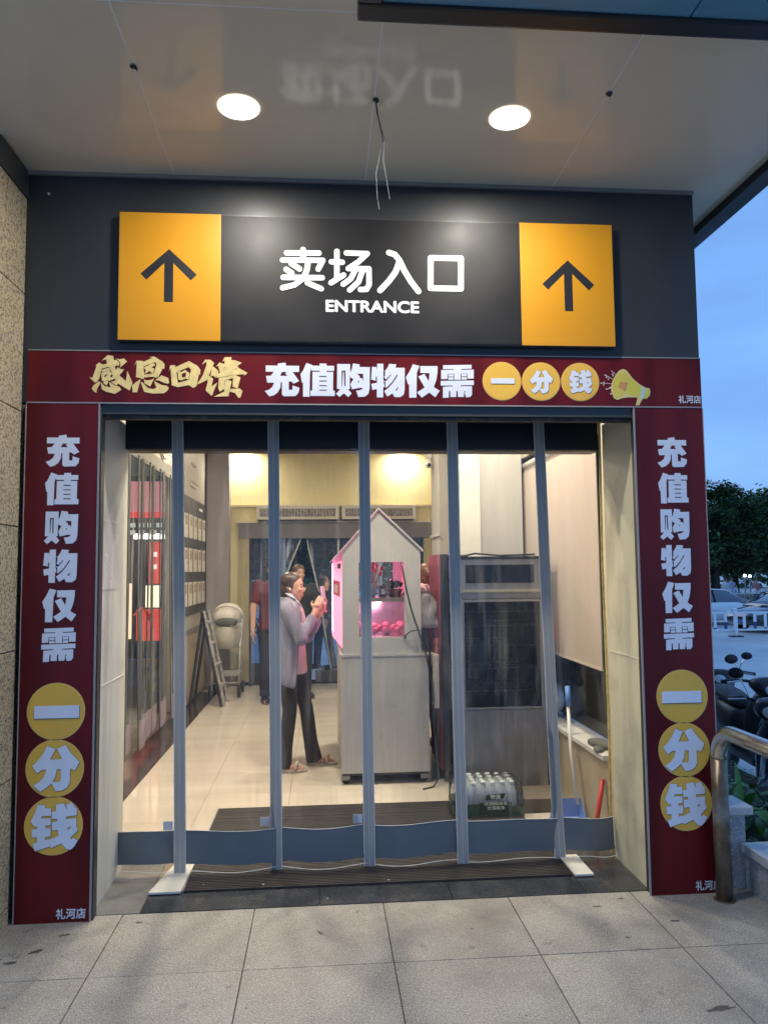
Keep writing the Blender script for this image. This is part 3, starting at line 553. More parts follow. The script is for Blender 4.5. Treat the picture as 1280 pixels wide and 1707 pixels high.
def disc(name, cx_, cz, r, y, parent):
    b = MB(); b.lathe([(r, .0), (r, -.0015)], (cx_, y, cz), 40, 'y'); b.build(name + '_rim', m_rim, parent)
    b = MB(); b.lathe([(r * .965, .0), (r * .965, -.0012)], (cx_, y - .0016, cz), 40, 'y'); b.build(name, m_disc, parent)
m_lsh = mat('print outline', (.035, .012, .018), .4)
HCACHE = {}
def heavy(ch, x0, x1, z0, z1, y, parent, mt=None, nm='letter', rx=0, ry=0):
    """heavy cut character: traced strokes on a thin printed dark outline"""
    if ch not in HCACHE:
        HCACHE[ch] = [outline('g', g, 0, .001, None, None) for g in HEAVY[ch]]
    b = MB(); d = MB(); w, h = x1 - x0, z1 - z0
    for k, g in enumerate(HCACHE[ch]):
        b.add([(x0 + p[0] * w, y - .0014 + p[1] * 1.0, z0 + p[2] * h) for p in g.v], g.f)
        for dx, dz, dy in ((.0022, -.0026, 0), (-.0012, -.0008, .00008), (.0012, .0010, .00016)):
            d.add([(x0 + p[0] * w + dx, y - .0004 + (.0001 if p[1] > .0005 else 0) - dy - k * .00001, z0 + p[2] * h + dz) for p in g.v], g.f)
    d.build('letter_outline', m_lsh, parent)
    return b.build(nm, mt or m_lt, parent)

# header banner
hb = thing('header_banner', 'long maroon banner over the doorway with gold and white Chinese lettering', 'banner', (.27, 0, 2.52))
MB().box(-1.3955, 1.9354, -.004, .004, 2.399, 2.648).build('board', m_red, hb)
for z0, z1 in ((2.6482, 2.6535), (2.3925, 2.3988)):
    MB().box(-1.3955, 1.9354, -.007, .004, z0, z1).build('edge_trim', m_trim, hb)
k = 0
for ci, ch in enumerate(GOLD):
    bb = MB()
    for st in ch:
        g = outline('g', st, -.0052 - .0002 * k, .0008, m_gold, hb); bb.add(g.v, g.f); k = (k + 1) % 9
    bb.build('gold_character', m_gold, hb)
for i, ch in enumerate('充值购物仅需'):
    x0 = -.275 + i * (.759 + .275 - .168) / 5
    heavy(ch, x0, x0 + .168, 2.434, 2.603, -.004, hb)
for cx_ in (.9008, 1.1008, 1.3020): disc('disc', cx_, 2.521, .0985, -.004, hb)
MB().box(.847, .966, -.0074, -.0072, 2.505, 2.533).build('letter_outline', m_lsh, hb)
MB().box(.845, .964, -.0095, -.0075, 2.508, 2.535).build('letter', m_lt, hb)
heavy('分', 1.042, 1.162, 2.459, 2.581, -.007, hb, rx=.045, ry=.035)
heavy('钱', 1.243, 1.364, 2.461, 2.583, -.007, hb, rx=.042, ry=.032)
b = MB(); word(b, '礼河店', 1.811, 1.931, 2.416, 2.457, -.0045, .028, .028, .04); b.build('small_lettering', mat('print white', (.78, .78, .8), .4), hb)
# megaphone artwork
mg = MB(); mg.prism(MEGA['body'], -.0055, -.004)
mgo = outline('m', [MEGA['body']], -.0055, .0012, None, hb).build('megaphone', mat('mega cream', (.75, .62, .25), .4), hb)
for nm, cc in (('mouth', (.70, .56, .10)), ('horn', (.66, .60, .08)), ('orange', (.60, .28, .10)), ('core', (.62, .66, .05)), ('band', (.45, .62, .55)), ('tail', (.62, .60, .09))):
    yy = {'mouth': -.0062, 'horn': -.0060, 'orange': -.0068, 'core': -.0070, 'band': -.0066, 'tail': -.0064}[nm]
    outline('m', [MEGA[nm]], yy, .0004, None, hb).build('megaphone_' + {'orange': 'wedge', 'core': 'centre', 'band': 'ring', 'tail': 'cap'}.get(nm, nm), mat('mega ' + nm, cc, .4, var=.08), hb)  # the orange piece is a printed wedge of the megaphone
b = MB()
for l in SPARK: b.tube([(x, -.0052, z) for x, z in l], .0018, 5)
for x, z in DOTS: b.lathe([(.0038, 0), (.0038, -.0012)], (x, -.0044, z), 10, 'y')
b.build('spark_marks', mat('spark pink white', (.8, .62, .6), .4), hb)

def side_banner(x0, x1, cxm, label, ztop=2.3915):
    t = thing('side_banner', label, 'banner', ((x0 + x1) / 2, 0, 1.2), 'vertical maroon banners on the door sides')
    MB().box(x0, x1, -.004, .004, .0, ztop).build('board', m_red, t)
    MB().box((x1 if cxm < 0 else x0 - .0072), (x1 + .0072 if cxm < 0 else x0), -.007, .004, 0, ztop).build('edge_trim', m_trim, t)
    MB().box((x0 - .004 if cxm < 0 else x1), (x0 if cxm < 0 else x1 + .004), -.006, .004, 0, ztop).build('edge_trim', mat('pale trim', (.4, .36, .35), .4), t)
    rows = [(2.087, 2.241), (1.904, 2.060), (1.7205, 1.8775), (1.539, 1.6945), (1.356, 1.512), (1.1725, 1.330)]
    for ch, (z0, z1) in zip('充值购物仅需', rows):
        heavy(ch, cxm - .0775, cxm + .0775, z0, z1, -.004, t)
    dx = 0.004 if cxm > 0 else -.004
    for cz in (.9455, .6877, .4300): disc('disc', cxm + dx, cz, .131, -.004, t)
    MB().box(cxm - .099, cxm + .104, -.0074, -.0072, .911, .970).build('letter_outline', m_lsh, t)
    MB().box(cxm - .101, cxm + .101, -.0095, -.0075, .915, .972, 0).build('letter', m_lt, t)
    heavy('分', cxm - .104, cxm + .107, .585, .793, -.007, t, rx=.05, ry=.04)
    heavy('钱', cxm - .105, cxm + .107, .321, .533, -.007, t, rx=.05, ry=.036)
    xr = x1 - .0 if cxm > 0 else x1
    if cxm < 0: bx0, bx1 = -1.211, -1.077
    else: bx0, bx1 = 1.800, 1.933
    b = MB(); word(b, '礼河店', bx0, bx1, .016, .062, -.0045, .028, .028, .04); b.build('small_lettering', MATS['print white'], t)
    return t
side_banner(-1.3955, -1.0623, -1.2245, 'tall maroon banner left of the doorway, next to yellow granite pillar')
side_banner(1.5795, 1.9354, 1.7665, 'tall maroon banner right of the doorway, behind steel handrail post')

# entrance sign
m_syel = mat('sign yellow', (.66, .295, .010), .42, var=.04, scale=2)
m_sblk = mat('sign black film', (.012, .012, .014), .46, var=.06, scale=3, spec=.36)
es = thing('entrance_sign', 'black and yellow entrance sign box with two up arrows above the door', 'sign', (.25, -.05, 3))
MB().box(-.9604, 1.4615, -.082, .004, 2.6785, 3.3088, bev=.002).build('box_frame', m_soff, es)
MB().box(-.9574, -.4795, -.090, -.0825, 2.6815, 3.3058, bev=.0015).build('yellow_face', m_syel, es)
MB().box(.9862, 1.4585, -.090, -.0825, 2.6815, 3.3058, bev=.0015).build('yellow_face', m_syel, es)
MB().box(-.4782, .9849, -.0885, -.0825, 2.6845, 3.3000).build('black_face', m_sblk, es)
def arrow(cx_, top, s, parent):
    pts = [(0, 0), (.132, -.123), (.104, -.152), (.021, -.068), (.021, -.259), (-.021, -.259), (-.021, -.068), (-.104, -.152), (-.132, -.123)]
    g = outline('a', [[(cx_ + x * s, top + z * s) for x, z in pts]], -.0915, .0015, None, parent)
    g.build('arrow', mat('arrow black', (.02, .022, .026), .4), parent)
arrow(-.724, 3.127, 1.0, es); arrow(1.227, 3.117, 1.0, es)
m_hz = mat('sign letters white', (.86, .88, .86), .4)
HW = [.0132] * 17
for grp in (range(0, 8), range(8, 14), range(14, 16), range(16, 17)):
    b = MB(); kk = 0
    for i in grp:
        pts = HANZI[i]; r = .0135 if i < 14 else .0145
        y0 = -.0935 - .0003 * kk; kk += 1
        n = len(pts)
        for j in range(n - 1):
            (xa, za), (xb, zb) = pts[j], pts[j + 1]
            d = math.hypot(xb - xa, zb - za); 
            if d < 1e-5: continue
            ux, uz = (xb - xa) / d, (zb - za) / d; nx, nz_ = -uz * r, ux * r
            yy = y0 - .00005 * j
            q = []
            a0 = math.atan2(uz, ux)
            q = [(xb + r * math.cos(a0 - PI / 2 + PI * t / 8), zb + r * math.sin(a0 - PI / 2 + PI * t / 8)) for t in range(9)] + \
                [(xa + r * math.cos(a0 + PI / 2 + PI * t / 8), za + r * math.sin(a0 + PI / 2 + PI * t / 8)) for t in range(9)]
            b.prism(q, yy, -.0888)
    b.build('character', m_hz, es)
b = MB(); latin(b, 'ENTRANCE', .022, .478, 2.832, 2.893, -.0892, .05, 12); latin(b, 'ENTRANCE', .022, .478, 2.832, 2.893, -.0905, .05, 12)
b.build('lettering', m_hz, es)

es.scale = (1.01237, .5, 1.01237); es.location = (.2531, -.0235, 3.0176)
# taped leaflet on left jamb
b = MB(); b.box(-1.0735, -1.070, .09, .42, 1.50, 1.84); b.build('taped_sheet', mat('clear sheet', (.62, .63, .6), .25, var=.05), label='faded clear sheet taped to the white left door jamb', cat='notice', loc=(-1.07, .25, 1.67))

# ================================================================== CURTAIN
m_blue = mat('blue grey magnetic vinyl', (.34, .335, .32), .42, var=.08, scale=6, stretch=(4, 4, .3))
m_bluel = mat('vinyl pale edge', (.60, .62, .64), .35, var=.06)
m_band_ = mat('blue mesh skirt', (.12, .145, .17), .5, var=.10, scale=5, bump=.12, bscale=400)
m_film = film('clear curtain film', (.97, .98, .98), .042, .04, 22, 1.42, .9)
m_hem = mat('white hem', (.6, .6, .58), .5)
cur = thing('door_curtain', 'clear plastic door curtain with blue grey magnetic seams and skirt across entrance', 'curtain', (.25, .55, 0))
MB().box(-1.075, 1.59, .552, .566, 2.262, 2.45).build('top_band', m_black, cur)
TX = [-1.074, -.792, -.268, .237, .737, 1.239, 1.590]
BX = [-1.074, -.745, -.246, .247, .749, 1.285, 1.592]
def seam_x(i, z): return BX[i] + (TX[i] - BX[i]) * max(0, min(1, z / 2.4))
def bow(i, u, z):
    amp = (.025, .036, .032, .03, .036, .04)[i]; low = (1 - z / 2.6)
    return .548 - amp * math.sin(PI * u) * low ** 1.5 - .008 * math.sin(5 * u + i * 2 + z * 2.1) * low - .10 * low ** 3 * (.5 if i else .2)
def wave(i, u): return .004 * math.sin(PI * u * 1.1 + i * 1.7) + .0025 * math.sin(6 * u + i)
for i in range(6):
    nu, nv = 14, 30
    def sheet(z0, z1, nv, dy, lo=None, hi=None):
        b = MB(); vs = []; fs = []
        for jv in range(nv + 1):
            for ju in range(nu + 1):
                u = ju / nu; zz = (z0 + (wave(i, u) if lo else 0)) + ((z1 + (wave(i, u) if hi else 0)) - (z0 + (wave(i, u) if lo else 0))) * jv / nv
                vs.append((seam_x(i, zz) + (seam_x(i + 1, zz) - seam_x(i, zz)) * u, bow(i, u, max(0, zz)) + dy, zz))
        for jv in range(nv):
            for ju in range(nu):
                a = jv * (nu + 1) + ju; fs.append((a, a + 1, a + nu + 2, a + nu + 1))
        b.add(vs, fs); return b
    sheet(.222, 2.27, 30, 0, lo=True).build('film_panel', m_film, cur, smooth=True)
    sheet(.055, .222, 4, -.002, lo=True, hi=True).build('skirt', m_band_, cur, smooth=True)
    sheet(.012, .055, 2, 0, hi=True).build('hem_film', m_film, cur, smooth=True)
    for zz, rr in ((.222, .0018), (.016, .0019)):
        pts = [(seam_x(i, zz) + (seam_x(i + 1, zz) - seam_x(i, zz)) * u / 12, bow(i, u / 12, zz) - .004, zz + (wave(i, u / 12) if zz > .1 else .012 * math.sin(PI * u / 12 * 2 + i) * .6 + .004)) for u in range(13)]
        MB().tube(pts, rr, 5).build('edge_piping', m_hem, cur)
for i in range(1, 6):
    b = MB(); b2 = MB()
    N = 16
    for (o0, o1, dy, bb) in ((-.026, -.002, -.008, b), (.001, .026, -.010, b), (-.031, -.026, -.006, b2), (.026, .031, -.006, b2), (-.0022, .0012, -.007, b2)):
        rings = []
        for j in range(N + 1):
            z = .008 + (2.435 - .008) * j / N; x = seam_x(i, z); y = bow(i, 0, z) - .006 + .004 * math.sin(j * .9 + i)
            rings.append([(x + o0, y + dy, z), (x + o1, y + dy, z), (x + o1, y + dy + .005, z), (x + o0, y + dy + .005, z)])
        bb.loft(rings)
    b.build('magnetic_seam', m_blue, cur); b2.build('seam_edge', m_bluel, cur)
    if i in (1, 2, 3):
        z = .26
        MB().box(seam_x(i, z) - .085, seam_x(i, z) - .036, bow(i, 0, z) - .012, bow(i, 0, z) - .009, .232, .278).build('size_label', mat('label blue', (.5, .55, .62) if i == 1 else (.03, .045, .09), .4, var=.08, scale=9), cur)

# weights / white boards holding the curtain ends
for x0, x1, xf, lb in ((-.80, -.69, -.055, 'white flat board on the threshold under first curtain seam'), (1.285, 1.385, .0, 'white flat board on the threshold at right end of mat')):
    b = MB(); b.add([(x0 + xf, .245, .006), (x1 + xf * .2, .245, .006), (x1 + .0, .60 if xf else .52, .006), (x0 + .0, .60 if xf else .52, .006),
                     (x0 + xf, .245, .018), (x1 + xf * .2, .245, .018), (x1, .60 if xf else .52, .018), (x0, .60 if xf else .52, .018)],
                    [(0, 3, 2, 1), (4, 5, 6, 7), (0, 1, 5, 4), (1, 2, 6, 5), (2, 3, 7, 6), (3, 0, 4, 7)])
    b.build('floor_board', mat('white foam board', (.66, .65, .60), .4, var=.04), label=lb, cat='board', loc=((x0 + x1) / 2, .4, .006), bevel=.002)

# entrance mat: ribs
m_rib = mat('mat rib', (.035, .031, .030), .6, var=.25, scale=10, stretch=(.4, 8, 1))
m_ribg = mat('mat groove', (.012, .011, .011), .8)
mt_ = thing('entrance_mat', 'black ribbed entrance mat lying under the curtain', 'mat', (.3, .9, 0))
MB().box(-.69, 1.28, .268, 1.61, -.005, .004).build('backing', m_ribg, mt_)
b = MB(); y = .272
while y < 1.60:
    b.box(-.685, 1.275, y, y + .013, .004, .0105 + random.uniform(-.0006, .0006)); y += .0205
b.build('rib', m_rib, mt_, kind='stuff')
MB().box(-.70, -.691, .268, 1.61, -.005, .012).build('edge_strip', m_trim, mt_)
# debris on threshold and paving
for i, (x, y, r, cc) in enumerate(((-.30, .30, .006, (.7, .7, .68)), (.33, .29, .006, (.75, .75, .72)), (-.60, .33, .005, (.6, .3, .2)), (.02, .12, .004, (.7, .7, .7)))):
    b = MB(); b.ell((x, y, .006 if y < .26 else .013), r, r * .7, r * .4, 7, 4); b.build('litter', mat('litter %d' % i, cc, .7), label=['tiny white paper scrap on mat before the first skirt', 'tiny white scrap on the mat near its centre', 'small reddish scrap on the mat left of centre', 'tiny pale crumb on the black threshold stone'][i], cat='litter', loc=(x, y, .005))
m_stain = mat('wet stain', (.045, .04, .033), .5, var=.3, scale=20, alpha=.55)
def stain(x, y, rx, ry, a, label):
    rnd = random.Random(int(x * 999)); b = MB(); n = 18
    pts = []
    for k in range(n):
        t = 2 * PI * k / n; r = 1 + rnd.uniform(-.35, .35)
        px, py = rx * r * math.cos(t), ry * r * math.sin(t)
        pts.append((x + px * math.cos(a) - py * math.sin(a), y + px * math.sin(a) + py * math.cos(a)))
    vs = [(p[0], p[1], .0012) for p in pts] + [(x, y, .0028)]
    b.add(vs, [(k, (k + 1) % n, n) for k in range(n)])
    b.build('stain', m_stain, smooth=True, label=label, cat='stain', loc=(x, y, .001))
stain(-1.13, -.13, .032, .012, .3, 'dark damp smear on paving nearest the left banner foot')
stain(-1.20, -.27, .035, .013, .5, 'dark damp smear on paving, second from the left banner')
stain(-1.27, -.36, .03, .012, .1, 'dark smear at the left edge of the paving')
stain(-.83, -.04, .016, .01, 0, 'small brown dried leaf mark below white board')
stain(1.28, -.09, .022, .01, 0, 'black spot on paving nearest right white board')
stain(1.42, -.02, .016, .008, 0, 'black spot at the corner of the right threshold')
stain(1.30, -.40, .012, .007, 0, 'black spot in the middle of right paving tile')
stain(1.57, -.27, .024, .010, 0, 'dark ring spot on paving in front of right banner')
stain(1.42, -.95, .05, .014, .1, 'long grey smudge on near right paving')
stain(1.72, -.80, .012, .006, 0, 'small black gum spot on the right front paving')
# dry leaf
b = MB(); b.add([(-.03, -.20, .003), (-.015, -.21, .006), (.0, -.235, .004), (-.012, -.23, .009)], [(0, 1, 3), (1, 2, 3)]); b.build('dry_leaf', mat('dry leaf', (.35, .26, .16), .7), label='tiny curled dry leaf on the front paving tile', cat='leaf', loc=(-.01, -.21, .003), solid=.001)
# ================================================================== INDOOR THINGS
# strip curtain in the left side door
m_pvc = film('side strip film', (.86, .90, .89), .17, .25, 12, 1.0, .3)
m_pvcl = mat('strip lilac hem', (.30, .25, .30), .5, var=.1, alpha=.8)
sc_ = thing('strip_curtain', 'row of clear plastic strips hanging in left side doorway', 'strip curtain', (-1.60, 4, 0))
rnd = random.Random(3)
y = 2.76; i = 0
while y < 5.22:
    wd = .30; b = MB(); vs = []; N = 10
    sway = rnd.uniform(-.03, .05)
    for j in range(N + 1):
        z = 2.60 - (2.60 - .09) * j / N; t = j / N
        for k in range(5):
            u = k / 4
            vs.append((-1.598 + .02 * (i % 2) + .022 * math.sin(PI * u) + sway * t * t, y + wd * u * (1 - .25 * t * rnd.random()) + .02 * math.sin(3 * t + i), z + (.05 * u if j == N else 0)))
    b.add(vs, [(a * 5 + k, a * 5 + k + 1, a * 5 + k + 6, a * 5 + k + 5) for a in range(N) for k in range(4)])
    s_ = b.build('film_strip', m_pvc, sc_, smooth=True)
    b2 = MB(); lo = vs[-10:-5]; hi = [(p[0] + .001, p[1], p[2] + .001) for p in vs[-15:-10]]
    b2.loft([[(p[0] + .0015, p[1], p[2]) for p in vs[-10:-5]], [(p[0] + .0015, p[1], p[2]) for p in vs[-5:]]], closed=False); b2.build('hem_patch', m_pvcl, sc_)
    # dark magnetic edge
    e = [(vs[a * 5][0] + .004, vs[a * 5][1], vs[a * 5][2]) for a in range(N + 1)]
    MB().tube(e, .008 if i % 2 else .013, 6).build('magnetic_edge', mat('magnet edge', (.09, .10, .105), .5), sc_)
    y += .232; i += 1
b = MB(); b.tube([(-1.59, 2.95, 1.22), (-1.575, 3.2, 1.28), (-1.57, 3.35, 1.24), (-1.575, 3.6, 1.10)], .008, 6); b.tube([(-1.57, 3.32, 1.25), (-1.565, 3.5, 1.19)], .010, 6)
b.build('red_tie', mat('red ribbon', (.35, .03, .04), .6), sc_)

# neighbouring shop seen through the strips
m_rs = emis('red backlit sign', (.9, .07, .05), .8); m_wsg = emis('white backlit sign', (1, .9, .62), 1.5)
nb = thing('neighbour_shop', 'dark neighbouring shop front with glowing red and white signs behind plastic strips', 'shop', (-3.4, 5.2, 0))
MB().box(-4.2, -4.0, .8, 11.0, 0, 3.4).build('wall', mat('shop dark wall', (.13, .14, .15), .5, var=.3, scale=2), nb)
MB().box(-4.2, -1.82, 10.9, 11.0, 0, 3.4).build('wall', MATS['shop dark wall'], nb)
MB().box(-4.2, -1.82, .8, 11.0, 3.4, 3.5).build('ceiling', mat('shop ceiling', (.5, .5, .45), .6), nb)
MB().box(-4.2, -1.905, .8, 11.0, -.06, -.012).build('floor', mat('shop floor', (.5, .46, .40), .15, var=.1), nb)
s1 = MB().box(-2.6, -2.55, 6.0, 6.06, 0, 0).v
def hang_sign(x0, x1, y0, z0, z1, mt, nm='light_panel'):
    return MB().box(x0, x1, y0, y0 + .06, z0, z1, bev=.004).build(nm, mt, nb)
p = hang_sign(-2.75, -2.02, 7.0, 2.42, 2.84, emis('pink backlit sign', (.62, .24, .27), .8), 'fascia_sign')
MB().box(-2.75, -2.0, 6.97, 7.05, 2.34, 2.41).build('sign_rail', emis('red rail', (.7, .04, .05), 1.2), nb)
hang_sign(-2.24, -2.08, 6.4, 1.44, 1.98, m_rs, 'red_sign')
hang_sign(-2.26, -2.08, 6.4, 1.14, 1.42, m_wsg, 'lit_sign')
hang_sign(-2.36, -2.06, 6.35, .72, 1.12, m_rs, 'red_sign')
hang_sign(-2.72, -2.42, 6.3, .75, 1.45, emis('warm lit box', (1, .66, .45), 1.6), 'lit_box')
b = MB()
for k, (x, z) in enumerate(((-2.6, 2.2), (-2.48, 2.2), (-2.36, 2.2), (-2.24, 2.2), (-2.12, 2.2), (-2.6, 2.1), (-2.48, 2.1), (-2.32, 2.1), (-2.18, 2.1))):
    b.box(x, x + .08, 6.9, 6.91, z, z + .06)
b.build('shelf_goods', emis('pale lit packs', (.6, .66, .62), .8), nb)  # packs made to glow, standing in for light falling on them
b = MB()
for x, z in ((-2.19, 1.82), (-2.19, 1.66)): b.box(x, x + .07, 6.388, 6.396, z - .03, z + .03)
b.build('sign_lettering', emis('sign glyph white', (1, .85, .8), 1.2), nb)
MB().box(-2.22, -2.06, 6.2, 6.3, .12, .5).build('display_stand', mat('stand yellow black', (.45, .34, .08), .5, var=.9, scale=9), nb)
b = MB(); b.box(-3.4, -2.0, 10.5, 10.6, 2.2, 2.3); b.build('light_bar', emis('shop light', (1, .95, .85), 3), nb)

# notice board with framed sheets
nbd = thing('notice_board', 'dark notice board with three rows of framed sheets on the left wall', 'notice board', (-1.6, 6.3, 1.8))
MB().box(-1.6195, -1.600, 5.30, 7.05, 1.07, 2.50).build('backboard', mat('board dark olive', (.05, .048, .04), .5, var=.06), nbd)
m_sheet = mat('framed sheet', (.62, .57, .47), .5, var=.2, scale=25)
for r in range(3):
    for c_ in range(5):
        y0 = 5.36 + c_ * .34; z0 = 1.18 + r * .41
        f = MB().box(-1.5995, -1.592, y0, y0 + .235, z0, z0 + .285, bev=.002).build('sheet', m_sheet, nbd)
        MB().box(-1.5918, -1.591, y0 + .03, y0 + .205, z0 + .15, z0 + .26).build('picture', mat('sheet picture', (.36, .28, .2), .5, var=.4, scale=30), f)
b = MB(); b.box(-1.5998, -1.597, 6.45, 6.72, 2.385, 2.42); b.build('title_plate', mat('title white', (.75, .75, .72), .5), nbd)
# wall decoration rings + script lines
b = MB()
for r_ in (.33, .27, .2):
    b.tube([(-1.612, 4.3 + r_ * math.cos(t * PI / 18), 2.98 + r_ * .8 * math.sin(t * PI / 18)) for t in range(37)], .008, 5)
b.build('wall_rings', mat('ring pale', (.62, .6, .55), .5), label='pale concentric ring emblem on upper left wall above strip door', cat='wall decoration', loc=(-1.61, 4.3, 2.98))
b = MB()
for yy, zz, ww in ((5.95, 2.72, .5), (5.9, 2.66, .4), (5.95, 2.94, .3)):
    b.tube([(-1.612, yy + ww * t / 12, zz + .012 * math.sin(t * 1.9)) for t in range(13)], .008, 5)
b.build('wall_script', MATS['ring pale'], label='faint pale cursive lettering strip on the left wall near the pier', cat='wall decoration', loc=(-1.61, 6.1, 2.7))

# air curtains above back door
def air_curtain(x0, x1, label):
    t = thing('air_curtain', label, 'air curtain', ((x0 + x1) / 2, 7.15, 2.4), 'air curtains above back door')
    MB().box(x0, x1, 7.06, 7.238, 2.31, 2.515, bev=.012).build('housing', mat('air curtain cream', (.66, .62, .52), .4), t)
    MB().box(x0 + .05, x1 - .05, 7.051, 7.0595, 2.35, 2.46).build('intake_grille', mat('grille speckle', (.22, .2, .17), .6, var=.9, scale=45), t)
    b = MB()
    for k in range(1, 24): 
        x = x0 + .05 + (x1 - x0 - .1) * k / 24; b.box(x - .004, x + .004, 7.046, 7.0505, 2.35, 2.46)
    b.build('grille_bar', mat('grille bar', (.42, .4, .34), .5), t, kind='stuff')
    MB().box(x0 + .03, x1 - .03, 7.10, 7.2, 2.292, 2.3095).build('nozzle', m_black, t)
air_curtain(-.91, .24, 'left cream air curtain unit above the back door')
air_curtain(.28, 1.33, 'right cream air curtain unit above the back door, partly behind kiosk roof')

# back door plastic curtain, parted
m_bf = film('back door film', (.82, .88, .9), .42, .12, 8, 1.3, .5)
m_bf2 = film('skylit blue film', (.45, .55, .68), .6, .2, 5, 1.3, .3)  # blue tint of the second film paints the skylight it catches
bc = thing('back_curtain', 'clear plastic curtain drawn apart in the middle of the back door', 'curtain', (.2, 7.3, 0))
def poly_sheet(pts, nm, mt, y=7.33):
    b = MB(); vs = []; N = 8
    (a, bb, c, d) = pts
    for j in range(N + 1):
        for k in range(N + 1):
            u, v = k / N, j / N
            x = (a[0] * (1 - u) + bb[0] * u) * (1 - v) + (d[0] * (1 - u) + c[0] * u) * v
            z = (a[1] * (1 - u) + bb[1] * u) * (1 - v) + (d[1] * (1 - u) + c[1] * u) * v
            vs.append((x, y + .03 * math.sin(9 * u + 2 * v), z))
    b.add(vs, [(j * (N + 1) + k, j * (N + 1) + k + 1, (j + 1) * (N + 1) + k + 1, (j + 1) * (N + 1) + k) for j in range(N) for k in range(N)])
    return b.build(nm, mt, bc, smooth=True)
poly_sheet([(-1.0, 2.05), (-.52, 2.05), (-.50, .22), (-1.0, .22)], 'fixed_panel', m_bf2, 7.36)
poly_sheet([(-.52, 2.25), (-.235, 2.25), (-.62, 1.25), (-.66, 1.3)], 'drawn_panel', m_bf, 7.33)
poly_sheet([(-.235, 2.25), (.23, 2.25), (.23, .1), (.12, .1)], 'drawn_panel', m_bf, 7.33)
poly_sheet([(.24, 2.25), (.95, 2.25), (.95, .1), (.24, .1)], 'fixed_panel', m_bf, 7.35)
poly_sheet([(.96, 2.25), (1.5, 2.25), (1.5, .1), (.96, .1)], 'fixed_panel', m_bf, 7.35)
b = MB(); b.tube([(-.235, 7.31, 2.22), (-.36, 7.31, 1.9), (-.50, 7.31, 1.55), (-.60, 7.32, 1.3)], .012, 6); b.tube([(-.235, 7.31, 2.22), (-.19, 7.31, 1.9), (-.05, 7.31, 1.3), (.12, 7.31, .2)], .012, 6)
b.tube([(.235, 7.3, 2.27), (.235, 7.3, .1)], .016, 6)
b.build('bright_edge', mat('film edge white', (.62, .64, .62), .3), bc, smooth=True)
MB().box(-1.0, -.52, 7.30, 7.305, .02, .30).build('dark_skirt', mat('dark skirt', (.07, .065, .07), .6, var=.2), bc)
MB().box(-.1, 1.5, 7.34, 7.345, .02, .18).build('dark_skirt', mat('skirt grey blue', (.10, .11, .13), .6, var=.2), bc)
b = MB(); b.tube([(-1.0, 7.2, 0), (-1.0, 7.2, 2.05)], .018, 8); b.build('door_stanchion', m_soff, bc)

# kiosk
m_ply = mat('weathered plywood grey', (.42, .41, .395), .6, var=.05, scale=5, stretch=(14, 14, .5), bump=.05, bscale=10, dirt=(.56, .75, .5, (.22, .2, .18)), dirt_scale=3)
m_pink = emis('pink lit side', (1, .36, .55), .95)
ki = thing('display_kiosk', 'grey plywood kiosk shaped like a house on castors with pink lit window', 'kiosk', (.47, 2.8, 0))
MB().box(.14, .797, 2.08, 2.10, .085, .94, bev=.002).build('base_panel', m_ply, ki)
MB().box(.14, .162, 2.102, 3.59, .085, .94).build('base_panel', mat('plywood pale edge', (.5, .48, .42), .5, var=.06), ki)
MB().box(.775, .797, 2.102, 3.59, .085, .94).build('base_panel', m_ply, ki)
MB().box(.13, .805, 2.075, 3.6, .941, .958).build('counter_top', m_ply, ki)
MB().box(.15, .79, 2.11, 3.58, .06, .084).build('base_tray', m_soff, ki)
fr = outline('k', [[(.152, .959), (.152, 1.70), (.09, 1.655), (.428, 2.033), (.752, 1.735), (.745, 1.73), (.745, .959)][:2] + [(.150, 1.722), (.428, 2.033), (.745, 1.752), (.745, .959)],
                  [(.277, 1.08), (.277, 1.647), (.621, 1.647), (.621, 1.08)]], 2.085, .018, m_ply, ki)
fr.build('gable_panel', m_ply, ki)
fr = outline('k', [[(.10, .959), (.10, 1.70), (.428, 2.03), (.745, 1.752), (.745, .959)], [(.20, 1.0), (.20, 1.66), (.66, 1.66), (.66, 1.0)]], 3.42, .018, m_ply, ki)
fr.build('gable_panel', m_ply, ki)
b = MB(); b.add([(.076, 2.07, 1.655), (.428, 2.07, 2.045), (.428, 3.46, 2.045), (.072, 3.46, 1.652), (.076, 2.07, 1.668), (.428, 2.07, 2.06), (.428, 3.46, 2.06), (.072, 3.46, 1.665)], [(0, 3, 2, 1), (4, 5, 6, 7), (0, 1, 5, 4), (1, 2, 6, 5), (2, 3, 7, 6), (3, 0, 4, 7)]); b.build('roof_board', m_ply, ki)
b = MB(); b.add([(.430, 2.07, 2.045), (.765, 2.07, 1.722), (.765, 3.46, 1.722), (.430, 3.46, 2.045), (.430, 2.07, 2.06), (.768, 2.07, 1.737), (.768, 3.46, 1.737), (.430, 3.46, 2.06)], [(0, 3, 2, 1), (4, 5, 6, 7), (0, 1, 5, 4), (1, 2, 6, 5), (2, 3, 7, 6), (3, 0, 4, 7)]); b.build('roof_board', m_ply, ki)
b = MB(); b.add([(.148, 2.11, 1.0), (.092, 3.40, .99), (.092, 3.40, 1.65), (.148, 2.11, 1.66), (.158, 2.11, 1.0), (.102, 3.40, .99), (.102, 3.40, 1.65), (.158, 2.11, 1.66)], [(0, 3, 2, 1), (4, 5, 6, 7), (0, 1, 5, 4), (1, 2, 6, 5), (2, 3, 7, 6), (3, 0, 4, 7)])
b.build('side_board', m_pink, ki)
